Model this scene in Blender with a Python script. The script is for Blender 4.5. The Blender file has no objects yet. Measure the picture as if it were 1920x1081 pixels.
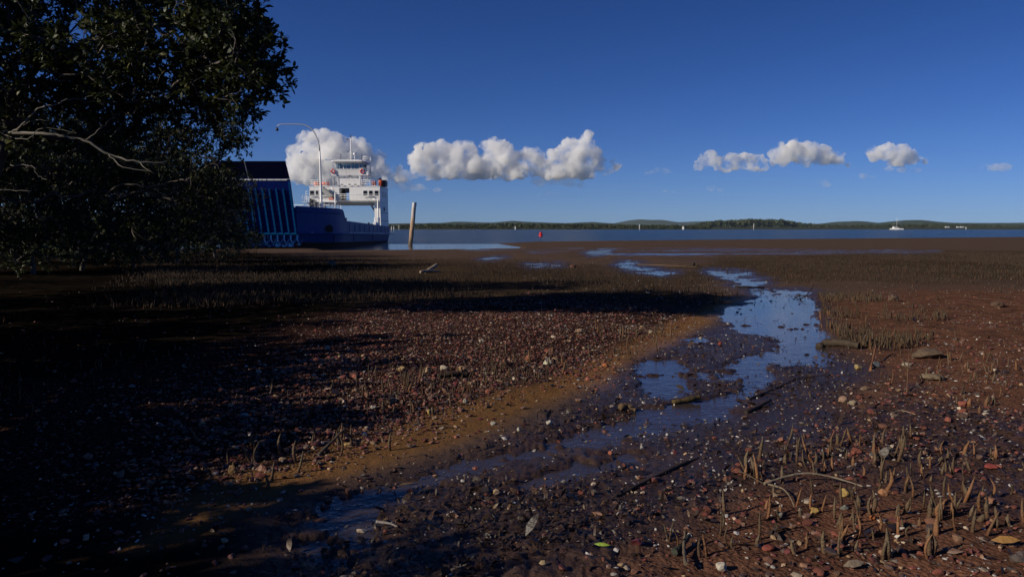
import bpy, math, random
import numpy as np
from mathutils import Vector, noise as mnoise

SC = bpy.context.scene
R = math.radians
random.seed(7)
RNG = np.random.default_rng(7)

# ------------------------------------------------------------------ camera
F = 1387.0                       # focal length in pixels of the 1920 wide photograph
CAM_Z = 3.0
HORIZON = 427.0
PITCH = math.atan((540.5 - HORIZON) / F)
cam_data = bpy.data.cameras.new("camera")
cam_data.sensor_width = 36.0
cam_data.lens = F * 36.0 / 1920.0
cam_data.clip_start = 0.05
cam_data.clip_end = 80000.0
cam = bpy.data.objects.new("camera", cam_data)
SC.collection.objects.link(cam)
cam.location = (0, 0, CAM_Z)
cam.rotation_euler = (math.pi / 2 - PITCH, 0, 0)
SC.camera = cam

# ------------------------------------------------------------------ light
SUN_EL, SUN_PHI = R(25), R(25)   # PHI: how far behind the camera's left side the sun stands
sun_dir = Vector((-math.cos(SUN_PHI) * math.cos(SUN_EL), -math.sin(SUN_PHI) * math.cos(SUN_EL), math.sin(SUN_EL)))
world = bpy.data.worlds.new("World")
SC.world = world
world.use_nodes = True
wn, wl = world.node_tree.nodes, world.node_tree.links
sky = wn.new("ShaderNodeTexSky")
sky.sky_type = 'NISHITA'
sky.sun_disc = False
sky.sun_elevation = SUN_EL
sky.sun_rotation = math.atan2(sun_dir.x, sun_dir.y)
sky.altitude = 0
sky.air_density = 1.0
sky.dust_density = 0.0
sky.ozone_density = 3.0
wn["Background"].inputs[1].default_value = 0.053
# clear dry air: look a little above the horizon's yellow band, camera white balance on the cool side
_tc, _sp, _cb = wn.new("ShaderNodeTexCoord"), wn.new("ShaderNodeSeparateXYZ"), wn.new("ShaderNodeCombineXYZ")
_ma = wn.new("ShaderNodeMath"); _ma.operation = 'MULTIPLY_ADD'; _ma.inputs[1].default_value = 2.25; _ma.inputs[2].default_value = 0.05
_pw = wn.new("ShaderNodeMath"); _pw.operation = 'POWER'; _pw.inputs[1].default_value = 1.3; _pw.use_clamp = True
wl.new(_tc.outputs["Generated"], _sp.inputs[0]); wl.new(_sp.outputs[0], _cb.inputs[0]); wl.new(_sp.outputs[1], _cb.inputs[1])
wl.new(_sp.outputs[2], _pw.inputs[0]); wl.new(_pw.outputs[0], _ma.inputs[0]); wl.new(_ma.outputs[0], _cb.inputs[2]); wl.new(_cb.outputs[0], sky.inputs[0])
_hs = wn.new("ShaderNodeHueSaturation"); _hs.inputs["Saturation"].default_value = 1.2
wl.new(sky.outputs[0], _hs.inputs["Color"])
_mx = wn.new("ShaderNodeMix"); _mx.data_type = 'RGBA'; _mx.blend_type = 'MULTIPLY'; _mx.inputs[0].default_value = 1.0
_mx.inputs[7].default_value = (0.70, 0.90, 1.56, 1)
wl.new(_hs.outputs[0], _mx.inputs[6]); wl.new(_mx.outputs[2], wn["Background"].inputs[0])

sl = bpy.data.lights.new("sun", 'SUN')
sl.energy = 5.0
sl.angle = R(0.5)
sl.color = (1.0, 0.89, 0.72)
sun = bpy.data.objects.new("sun", sl)
SC.collection.objects.link(sun)
sun.location = (-30, -12, 40)
sun.rotation_euler = sun_dir.to_track_quat('Z', 'Y').to_euler()

SC.view_settings.view_transform = 'Standard'
SC.view_settings.look = 'None'
SC.view_settings.exposure = -0.1
SC.view_settings.gamma = 1.0
SC.render.engine = 'CYCLES'
SC.cycles.max_bounces = 12
SC.cycles.volume_bounces = 8
SC.cycles.transparent_max_bounces = 16
SC.cycles.caustics_reflective = False
SC.cycles.caustics_refractive = False

# ------------------------------------------------------------------ helpers
def tag(o, label=None, cat=None, group=None, kind=None):
    if label: o["label"] = label
    if cat: o["category"] = cat
    if group: o["group"] = group
    if kind: o["kind"] = kind
    return o

def link(o, parent=None):
    SC.collection.objects.link(o)
    if parent is not None:
        o.parent = parent
    return o

def empty(name, loc, rz=0.0):
    o = bpy.data.objects.new(name, None)
    o.location = loc
    o.rotation_euler = (0, 0, rz)
    o.empty_display_size = 0.2
    return link(o)

def np_mesh(name, verts, faces, mats, smooth=False, colors=None, mat_idx=None, attrs=None):
    """verts (N,3), faces: (M,k) int array or list of such arrays with different k"""
    if not isinstance(faces, list):
        faces = [faces]
    me = bpy.data.meshes.new(name)
    verts = np.asarray(verts, dtype=np.float32)
    me.vertices.add(len(verts))
    me.vertices.foreach_set("co", verts.ravel())
    loops = np.concatenate([f.ravel() for f in faces]).astype(np.int32)
    sizes = np.concatenate([np.full(len(f), f.shape[1], np.int32) for f in faces])
    starts = np.concatenate([[0], np.cumsum(sizes)[:-1]]).astype(np.int32)
    me.loops.add(len(loops))
    me.loops.foreach_set("vertex_index", loops)
    me.polygons.add(len(sizes))
    me.polygons.foreach_set("loop_start", starts)
    me.polygons.foreach_set("loop_total", sizes)
    if mat_idx is not None:
        me.polygons.foreach_set("material_index", np.asarray(mat_idx, np.int32))
    me.polygons.foreach_set("use_smooth", np.full(len(sizes), bool(smooth)))
    if colors is not None:       # per vertex rgb
        a = me.color_attributes.new("col", 'FLOAT_COLOR', 'POINT')
        c = np.ones((len(verts), 4), np.float32)
        c[:, :3] = colors
        a.data.foreach_set("color", c.ravel())
    for k, v in (attrs or {}).items():
        a = me.attributes.new(k, 'FLOAT', 'POINT')
        a.data.foreach_set("value", np.asarray(v, np.float32))
    me.update(calc_edges=True)
    me.validate()
    for m in (mats if isinstance(mats, (list, tuple)) else [mats]):
        me.materials.append(m)
    return me

def np_obj(name, verts, faces, mats, parent=None, loc=None, **kw):
    me = np_mesh(name, verts, faces, mats, **kw)
    o = bpy.data.objects.new(name, me)
    if loc is not None:
        o.location = loc
    return link(o, parent)

class MB:
    """collects simple solids, then links them as ONE mesh object"""
    def __init__(s):
        s.v, s.f, s.sm = [], [], []
    def add(s, verts, faces, smooth=False):
        b = len(s.v)
        s.v += [tuple(p) for p in verts]
        s.f += [tuple(i + b for i in f) for f in faces]
        s.sm += [smooth] * len(faces)
    def hexa(s, p):              # 8 points: bottom 4 ccw, top 4 ccw
        s.add(p, [(3, 2, 1, 0), (4, 5, 6, 7), (0, 1, 5, 4), (1, 2, 6, 5), (2, 3, 7, 6), (3, 0, 4, 7)])
    def box(s, x0, x1, y0, y1, z0, z1, b=0.0):
        if b <= 0:
            s.hexa([(x0, y0, z0), (x1, y0, z0), (x1, y1, z0), (x0, y1, z0), (x0, y0, z1), (x1, y0, z1), (x1, y1, z1), (x0, y1, z1)])
            return
        pts = [(x0 + b, y0), (x1 - b, y0), (x1, y0 + b), (x1, y1 - b), (x1 - b, y1), (x0 + b, y1), (x0, y1 - b), (x0, y0 + b)]
        s.prism(pts, z0, z1)
    def prism(s, pts, z0, z1, top=None):
        n = len(pts)
        top = top or pts
        v = [(x, y, z0) for x, y in pts] + [(x, y, z1) for x, y in top]
        f = [tuple(reversed(range(n))), tuple(range(n, 2 * n))]
        f += [(i, (i + 1) % n, n + (i + 1) % n, n + i) for i in range(n)]
        s.add(v, f)
    def prism_y(s, pts, y0, y1):   # pts in xz
        n = len(pts)
        v = [(x, y0, z) for x, z in pts] + [(x, y1, z) for x, z in pts]
        f = [tuple(range(n)), tuple(reversed(range(n, 2 * n)))]
        f += [((i + 1) % n, i, n + i, n + (i + 1) % n) for i in range(n)]
        s.add(v, f)
    def tube(s, path, rad, n=8, cap=True, smooth=True):
        path = [Vector(p) for p in path]
        if not isinstance(rad, (list, tuple)):
            rad = [rad] * len(path)
        rings = []
        up = Vector((0, 0, 1))
        v = []
        for i, p in enumerate(path):
            t = (path[min(i + 1, len(path) - 1)] - path[max(i - 1, 0)])
            t = t.normalized() if t.length > 1e-9 else Vector((0, 0, 1))
            a = t.cross(up)
            if a.length < 0.05:
                a = t.cross(Vector((0, 1, 0)))
            a.normalize()
            b = t.cross(a)
            for k in range(n):
                th = 2 * math.pi * k / n
                v.append(p + (a * math.cos(th) + b * math.sin(th)) * rad[i])
        f = []
        for i in range(len(path) - 1):
            for k in range(n):
                k2 = (k + 1) % n
                f.append((i * n + k, i * n + k2, (i + 1) * n + k2, (i + 1) * n + k))
        s.add(v, f, smooth)
        if cap:
            b = len(s.v) - len(v)
            s.f.append(tuple(b + k for k in reversed(range(n)))); s.sm.append(False)
            s.f.append(tuple(b + (len(path) - 1) * n + k for k in range(n))); s.sm.append(False)
    def lathe(s, c, prof, n=16):   # prof: (r, z)
        v, f = [], []
        for r, z in prof:
            for k in range(n):
                th = 2 * math.pi * k / n
                v.append((c[0] + r * math.cos(th), c[1] + r * math.sin(th), c[2] + z))
        for i in range(len(prof) - 1):
            for k in range(n):
                k2 = (k + 1) % n
                f.append((i * n + k, i * n + k2, (i + 1) * n + k2, (i + 1) * n + k))
        f.append(tuple(reversed(range(n))))
        f.append(tuple((len(prof) - 1) * n + k for k in range(n)))
        s.add(v, f, True)
    def build(s, name, mat, parent=None, origin=None):
        me = bpy.data.meshes.new(name)
        vs = s.v
        if origin is not None:
            vs = [(x - origin[0], y - origin[1], z - origin[2]) for x, y, z in vs]
        me.from_pydata(vs, [], s.f)
        me.polygons.foreach_set("use_smooth", s.sm)
        me.update()
        me.materials.append(mat)
        o = bpy.data.objects.new(name, me)
        if origin is not None and parent is None:
            o.location = origin
        return link(o, parent)

# hash / value noise in numpy
def _hash(ix, iy, seed):
    h = (ix.astype(np.int64) * 374761393 + iy.astype(np.int64) * 668265263 + seed * 1442695041) & 0xFFFFFFFF
    h = ((h ^ (h >> 13)) * 1274126177) & 0xFFFFFFFF
    return ((h ^ (h >> 16)) & 0xFFFFFF) / float(0xFFFFFF)
def vnoise(x, y, seed=0):
    ix, iy = np.floor(x), np.floor(y)
    fx, fy = x - ix, y - iy
    fx = fx * fx * (3 - 2 * fx); fy = fy * fy * (3 - 2 * fy)
    a, b = _hash(ix, iy, seed), _hash(ix + 1, iy, seed)
    c, d = _hash(ix, iy + 1, seed), _hash(ix + 1, iy + 1, seed)
    return ((a * (1 - fx) + b * fx) * (1 - fy) + (c * (1 - fx) + d * fx) * fy) * 2 - 1
def fbm(x, y, octaves=4, seed=0, gain=0.5):
    s, a, t = 0, 1.0, 0
    for o in range(octaves):
        s = s + a * vnoise(x * 2 ** o + 13.7 * o, y * 2 ** o - 7.3 * o, seed + o)
        t += a
        a *= gain
    return s / t
def sstep(a, b, x):
    t = np.clip((x - a) / (b - a), 0, 1)
    return t * t * (3 - 2 * t)

# ------------------------------------------------------------------ where things stand on the flat
SHORE = np.array([(-400, 100), (-46, 100), (-44, 107), (-10, 108), (-4, 137), (5, 160), (25, 172), (50, 186), (165, 240), (300, 300), (900, 560)], float)
def base_z(X, Y):
    """height of the smooth flat above the sea"""
    X = np.asarray(X, float); Y = np.asarray(Y, float)
    ys = np.interp(X, SHORE[:, 0], SHORE[:, 1])
    z = np.where(Y < 5, 1.8, 1.8 - 1.68 * (Y - 5) / 95)
    z = np.where(Y > 100, 0.12 * (ys - Y) / np.maximum(ys - 100, 4.0), z)
    z = np.where(Y > ys, -0.035 * (Y - ys), z)
    z = np.where(Y < -4, 1.8 + (-4 - Y) * 0.04, z)
    return np.maximum(z, -3.0)
cp, sp = math.cos(PITCH), math.sin(PITCH)
def ray(px, py):
    a, b = (px - 960) / F, (540.5 - py) / F
    return np.array([a, cp + b * sp, -sp + b * cp])
def at(px, py, Y):
    """point seen at a pixel of the photograph, Y metres ahead"""
    d = ray(px, py)
    t = Y / d[1]
    return (d[0] * t, Y, CAM_Z + d[2] * t)
def ground_at(px, py):
    d = ray(px, py)
    Y = 10.0
    for _ in range(60):
        X = d[0] / d[1] * Y
        z = float(base_z(X, Y))
        Yn = (z - CAM_Z) / d[2] * d[1]
        Y = 0.5 * Y + 0.5 * min(max(Yn, 0.5), 2000)
    return d[0] / d[1] * Y, Y
def to_px(X, Y, Z):
    Y = np.maximum(Y, 1e-3)
    dz = Z - CAM_Z
    fw = Y * cp - dz * sp
    up = Y * sp + dz * cp
    return 960 + F * X / fw, 540.5 - F * up / fw

def seg_dist(px, py, ax, ay, bx, by):
    dx, dy = bx - ax, by - ay
    t = np.clip(((px - ax) * dx + (py - ay) * dy) / (dx * dx + dy * dy + 1e-9), 0, 1)
    return np.hypot(px - ax - t * dx, py - ay - t * dy)
def poly_sdf(px, py, poly):
    """negative inside"""
    d = np.full(px.shape, 1e9)
    ins = np.zeros(px.shape, bool)
    n = len(poly)
    for i in range(n):
        (ax, ay), (bx, by) = poly[i], poly[(i + 1) % n]
        d = np.minimum(d, seg_dist(px, py, ax, ay, bx, by))
        c = ((ay > py) != (by > py)) & (px < (bx - ax) * (py - ay) / (by - ay + 1e-12) + ax)
        ins ^= c
    return np.where(ins, -d, d)
VS = 3.0    # far ground is foreshortened: weigh rows more than columns
def zone(px, py, Y, poly):
    """signed distance in rough metres on the ground"""
    p = [(a, b * VS) for a, b in poly]
    m = np.hypot(1, 0) * Y / F
    return poly_sdf(px, py * VS, p) * m

WATER_POLYS = [
    # main channel, far to near
    [(1328, 508), (1400, 510), (1412, 516), (1350, 520), (1372, 524), (1440, 525), (1436, 532), (1412, 540), (1440, 544), (1520, 549),
     (1532, 556), (1524, 575), (1536, 590), (1530, 606), (1556, 626), (1562, 640), (1530, 652), (1566, 670), (1540, 678), (1450, 684), (1440, 700),
     (1444, 716), (1420, 738), (1392, 756), (1330, 778), (1240, 798), (1150, 818), (1060, 838), (960, 866), (860, 894), (760, 922), (700, 960), (690, 1020), (640, 1060), (575, 1040), (560, 990), (580, 955), (650, 928),
     (740, 908), (830, 884), (930, 856), (1040, 826), (1120, 800), (1215, 772), (1300, 758), (1372, 738), (1390, 722),
     (1300, 706), (1382, 700), (1368, 690), (1390, 676), (1440, 662), (1476, 650), (1450, 636), (1400, 622), (1362, 606), (1345, 592), (1370, 576), (1416, 558), (1404, 546), (1376, 538), (1388, 530), (1340, 516)],
    [(1208, 672), (1262, 668), (1292, 672), (1270, 684), (1272, 700), (1290, 730), (1262, 742), (1236, 738), (1218, 712)],
    [(1284, 632), (1318, 628), (1330, 638), (1306, 646), (1276, 644)],
    [(1164, 492), (1180, 489), (1200, 494), (1180, 498), (1240, 505), (1266, 510), (1240, 514), (1178, 507), (1160, 500)],
    [(960, 905), (1100, 868), (1180, 862), (1120, 890), (1000, 925), (900, 960), (840, 975), (900, 935)],
    [(1095, 474), (1108, 469), (1150, 468), (1138, 474), (1104, 479)],
    [(900, 486), (930, 481), (948, 481), (915, 487)],
    [(992, 497), (1050, 494), (1052, 498), (1000, 499)],
]
THIN_POLYS = [     # films of water left in ripples far out
    [(1120, 475.5), (1700, 474), (1760, 471), (1500, 477.5), (1240, 478.5)],
    [(1125, 467), (1330, 465.5), (1520, 468), (1330, 469.5)],
    [(1180, 471.5), (1420, 470.5), (1700, 468), (1640, 472), (1300, 473)],
    [(870, 467.5), (1090, 466.5), (1090, 468.2), (900, 469)],
    [(990, 473), (1060, 472), (1000, 475)],
]
SEA_POOL = [(600, 469), (975, 464.5), (978, 462), (930, 458), (600, 458)]
PAINTED_SHADE = [(-900, 462), (430, 470), (560, 482), (700, 500), (640, 560), (560, 640), (490, 705), (400, 780), (370, 880), (440, 990), (540, 1200), (-900, 1200)]  # ground beneath the mangroves whose colour is darkened to deepen the shade
SAND = [(1345, 556), (1400, 556), (1345, 600), (1280, 640), (1190, 680), (1130, 720), (1030, 762), (900, 820), (760, 870), (620, 905), (520, 950), (360, 1010), (250, 1030),
        (330, 950), (430, 895), (560, 862), (700, 815), (880, 752), (1000, 715), (1090, 690), (1150, 655), (1210, 625), (1280, 600)]
WETMUD = [(1160, 690), (1200, 660), (1290, 625), (1400, 600), (1560, 650), (1640, 700), (1560, 760), (1490, 830), (1400, 900), (1330, 960), (1230, 1010), (1100, 1100), (480, 1100), (500, 960), (700, 900), (900, 840), (1050, 775)]
WETR = [(1480, 790), (1700, 735), (1960, 790), (2200, 900), (1960, 960), (1760, 925), (1560, 900), (1380, 905)]
GRAVEL_L = [(0, 720), (300, 700), (520, 620), (760, 575), (1000, 560), (1200, 575), (1290, 590), (1200, 640), (1120, 690), (900, 765), (640, 850), (420, 910), (250, 1000), (0, 1000)]
GRAVEL_R = [(1560, 560), (1700, 540), (1930, 545), (2400, 600), (2600, 1300), (1100, 1300), (1180, 1060), (1300, 960), (1440, 880), (1560, 770), (1640, 700), (1600, 640), (1545, 600)]
FIELD_L = [(250, 484), (700, 489), (1060, 500), (1200, 512), (1330, 525), (1300, 545), (1290, 570), (1000, 600), (500, 620), (250, 600)]
FIELD_R = [(1360, 488), (1640, 478), (2100, 470), (2300, 520), (1920, 528), (1560, 530), (1440, 520), (1340, 505)]

def masks(X, Y):
    z0 = base_z(X, Y)
    px, py = to_px(X, Y, z0)
    n1 = fbm(X * 1.3, Y * 1.3, 4, 3)
    n2 = fbm(X * 7, Y * 7, 3, 9)
    n3 = fbm(X * .35, Y * .22, 4, 77)
    sc_ = np.clip(Y / 8, 0.35, 6)
    wob = 0.14 * n1 * sc_ + 0.05 * n2 * np.minimum(sc_, 2)
    ok = Y > 1.2
    w = np.full(X.shape, 9.0)
    for P in WATER_POLYS:
        w = np.minimum(w, zone(px, py, Y, P) + wob)
    w = w - 0.055 * sstep(640, 690, py) * sstep(900, 850, py) * (w < 2)
    th = np.full(X.shape, 99.0)
    for P in THIN_POLYS:
        th = np.minimum(th, zone(px, py, Y, P) + 0.25 + 1.5 * fbm(X * .10, Y * .9, 4, 5))
    pool = zone(px, py, Y, SEA_POOL)
    k = np.minimum(Y / 10, 3)
    M = dict(
        water=np.where(ok, w, 9.0), thin=np.where(ok, th, 99.0), pool=np.where(Y > 60, pool, 99.0),
        sand=sstep(0.12, -0.12, zone(px, py, Y, SAND) + 0.12 * n1 + 0.04 * n2) * ok,
        wet=np.clip(sstep(0.25, -0.2, np.minimum(zone(px, py, Y, WETMUD) + 0.2 * n1 * k, w - 0.1 * k)) + .8 * sstep(.2, -.2, zone(px, py, Y, WETR) + .45 * n1), 0, 1) * ok,
        gravl=sstep(0.3, -0.25, zone(px, py, Y, GRAVEL_L) + 0.35 * n1) * ok,
        gravr=sstep(0.6, -0.5, zone(px, py, Y, GRAVEL_R) + 0.5 * n3 * k + 0.3 * n1) * ok,
        fl=sstep(1.2, -1.0, zone(px, py, Y, FIELD_L) + 1.2 * n3) * ok,
        fr=sstep(1.5, -1.0, zone(px, py, Y, FIELD_R) + 1.5 * n3) * ok,
        under=sstep(.8, -.8, zone(px, py, Y, PAINTED_SHADE) + .8 * n1 + .5 * n3) * ok,  # mask of the painted shade on the left ground
        px=px, py=py, n1=n1, n2=n2, n3=n3)
    return M
def ground_z(X, Y, M=None, fine=True):
    X = np.asarray(X, float); Y = np.asarray(Y, float)
    M = M or masks(X, Y)
    z = base_z(X, Y)
    r = np.hypot(X, Y)
    near = np.exp(-r / 30)
    lump = 0.030 * fbm(X * .8, Y * .8, 3, 21) + 0.012 * fbm(X * 4, Y * 4, 3, 31)
    rough = 0.008 * fbm(X * 15, Y * 15, 3, 41)
    mud = 0.034 * np.abs(fbm(X * 9, Y * 9, 4, 51, .65)) * (M['wet'] + .45 * M['gravr'] + .3 * M['gravl']) * (1 - M['sand'])
    z = z + (lump * (1 - .6 * M['sand']) * (0.35 + 0.65 * near) + rough + mud)
    # gentle rise away from the stream, and its bed
    z = z + 0.05 * sstep(0.1, 1.6, M['water']) * np.clip(Y / 6, .4, 1)
    bed = sstep(0.06, -0.10, M['water'])
    z = z - bed * 0.035
    z = z + np.where(M['water'] < 0.1, (0.13 + .10 * np.exp(-np.maximum(Y - 3, 0) / 2.5)) * np.maximum(fbm(X * 4.3, Y * 4.3, 5, 61, .62) - 0.21 + .05 * np.exp(-np.maximum(Y - 3, 0) / 2.5), 0) * (.6 + .8 * np.abs(fbm(X * 22, Y * 22, 3, 71))), 0)
    _b = base_z(X, Y)
    z = np.where(M['water'] < 0.1, np.minimum(z, _b + .012 + .012 * np.abs(fbm(X * 13, Y * 13, 4, 73))), z)
    b0 = base_z(X, Y)
    dryk = sstep(0.05, 0.16, M['water'])
    z = np.where(M['water'] > 0.05, np.maximum(z, b0 + .003 + .010 * dryk + .004 * fbm(X * 18, Y * 18, 2, 91)), z)
    z = z - np.where(M['thin'] < .5, .05 * sstep(0.4, -0.3, M['thin']), 0)
    z = z - sstep(1.0, -1.0, M['pool']) * 0.25
    return z
def gz(X, Y):
    return float(ground_z(np.array([X]), np.array([Y]))[0])
def on_ground(px, py, dz=0.0):
    X, Y = ground_at(px, py)
    return (X, Y, gz(X, Y) + dz)
# ------------------------------------------------------------------ materials
def mat(name):
    m = bpy.data.materials.new(name)
    m.use_nodes = True
    return m, m.node_tree.nodes, m.node_tree.links, m.node_tree.nodes["Principled BSDF"]
def node(nt, typ, **kw):
    n = nt.new(typ)
    for k, v in kw.items():
        setattr(n, k, v)
    return n
def coords(n, l, kind="Object"):
    return n.new("ShaderNodeTexCoord").outputs[kind]
def noise_tex(n, l, vec, scale, detail=4, rough=0.55):
    t = n.new("ShaderNodeTexNoise")
    t.inputs["Scale"].default_value = scale
    t.inputs["Detail"].default_value = detail
    t.inputs["Roughness"].default_value = rough
    l.new(vec, t.inputs["Vector"])
    return t
def ramp(n, l, fac, stops):
    r = n.new("ShaderNodeValToRGB")
    el = r.color_ramp.elements
    while len(el) < len(stops):
        el.new(0.5)
    for e, (p, c) in zip(el, stops):
        e.position = p
        e.color = (c[0], c[1], c[2], 1) if len(c) > 1 else (c[0], c[0], c[0], 1)
    l.new(fac, r.inputs[0])
    return r.outputs[0]
def mix(n, l, fac, a, b, mode='MIX'):
    m = n.new("ShaderNodeMix")
    m.data_type = 'RGBA'
    m.blend_type = mode
    for s, v in ((m.inputs[0], fac), (m.inputs[6], a), (m.inputs[7], b)):
        if hasattr(v, "links"):
            l.new(v, s)
        elif isinstance(v, (int, float)):
            s.default_value = v
        else:
            s.default_value = (v[0], v[1], v[2], 1)
    return m.outputs[2]
def fmath(n, l, op, a, b=None, c=None, clamp=False):
    m = n.new("ShaderNodeMath")
    m.operation = op
    m.use_clamp = clamp
    for s, v in zip(m.inputs, (a, b, c)):
        if v is None: continue
        if hasattr(v, "links"):
            l.new(v, s)
        else:
            s.default_value = v
    return m.outputs[0]
def bump(n, l, h, strength, dist, normal=None):
    b = n.new("ShaderNodeBump")
    b.inputs["Strength"].default_value = strength
    b.inputs["Distance"].default_value = dist
    l.new(h, b.inputs["Height"])
    if normal is not None:
        l.new(normal, b.inputs["Normal"])
    return b.outputs[0]

def painted(name, col, rough=0.45, dirt=(0.2, 0.12, 0.07), amount=0.35, scale=1.0, streak=True, metallic=0.0):
    """paint with grime in patches and vertical streaks"""
    m, n, l, p = mat(name)
    c = coords(n, l)
    mp = n.new("ShaderNodeMapping")
    mp.inputs["Scale"].default_value = (1, 1, 0.12) if streak else (1, 1, 1)
    l.new(c, mp.inputs[0])
    a = noise_tex(n, l, mp.outputs[0], 1.6 * scale, 6, .6)
    b = noise_tex(n, l, c, 0.55 * scale, 4)
    f = ramp(n, l, a.outputs[0], [(0.50, (0,)), (0.78, (1,))])
    f2 = fmath(n, l, 'MULTIPLY', f, amount)
    v = mix(n, l, fmath(n, l, 'MULTIPLY', b.outputs[0], .35), col, [x * .72 for x in col])
    cc = mix(n, l, f2, v, dirt)
    l.new(cc, p.inputs["Base Color"])
    p.inputs["Roughness"].default_value = rough
    p.inputs["Metallic"].default_value = metallic
    l.new(bump(n, l, b.outputs[0], .25, .02), p.inputs["Normal"])
    return m

M_WHITE = painted("white_paint", (0.88, 0.89, 0.89), .4, (0.42, 0.33, 0.24), .22)
M_GREY = painted("grey_paint", (0.42, 0.43, 0.42), .5, (0.2, 0.16, 0.12), .3)  # plain grey paint for decks and fittings
M_BLUE = painted("hull_blue_paint", (0.0015, 0.060, 0.27), .38, (0.004, 0.02, 0.07), .5)
M_LBLUE = painted("lower_blue_paint", (0.002, 0.050, 0.21), .45, (0.012, 0.016, 0.03), .5)
M_RIB = painted("pale_blue_paint", (0.001, 0.085, 0.26), .8, (0.003, 0.03, 0.09), .5, 3, False)
M_RAMP = painted("ramp_blue_paint", (0.0015, 0.012, 0.13), .7, (0.002, 0.005, 0.03), .5, 1)
M_FLAP = painted("shaded_flap_paint", (0.003, 0.005, 0.035), .8, (0.01, 0.008, 0.008), .4)  # shadow on the down-facing flap is put into this dark colour
M_RUST = painted("rusty_red_antifouling", (0.030, 0.007, 0.006), .7, (0.02, 0.01, 0.01), .6, 2)
M_ORANGE = painted("orange_shell", (0.75, 0.10, 0.03), .45, (0.3, 0.08, 0.04), .3)
M_REDP = painted("red_plastic", (0.62, 0.012, 0.020), .45, (0.2, 0.02, 0.02), .3)
M_BLACK = painted("black_fitting", (0.012, 0.012, 0.014), .5, (0.05, 0.03, 0.02), .3)
M_VOID = painted("recess_shade_paint", (0.004, 0.004, 0.006), .9, (0.006, 0.004, 0.004), .2)
M_STEEL = painted("galvanised_steel", (0.50, 0.51, 0.52), .42, (0.25, 0.2, 0.15), .25, 2, True, .35)
def glassy(name, col, rough=.08):
    m, n, l, p = mat(name)
    c = coords(n, l)
    t = noise_tex(n, l, c, 1.5, 3)
    l.new(mix(n, l, t.outputs[0], col, [x * .5 for x in col]), p.inputs["Base Color"])
    p.inputs["Roughness"].default_value = rough
    return m
M_GLASS = glassy("dark_window_glass", (0.006, 0.008, 0.012), .3)
def clear_glass():
    m, n, l, p = mat("wheelhouse_glass")
    g = n.new("ShaderNodeBsdfGlossy"); g.inputs[1].default_value = .03
    t = n.new("ShaderNodeBsdfTransparent"); t.inputs[0].default_value = (.62, .72, .74, 1)
    x = n.new("ShaderNodeMixShader"); x.inputs[0].default_value = .12
    l.new(t.outputs[0], x.inputs[1]); l.new(g.outputs[0], x.inputs[2])
    l.new(x.outputs[0], n["Material Output"].inputs[0])
    return m
M_CLEAR = clear_glass()

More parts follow.
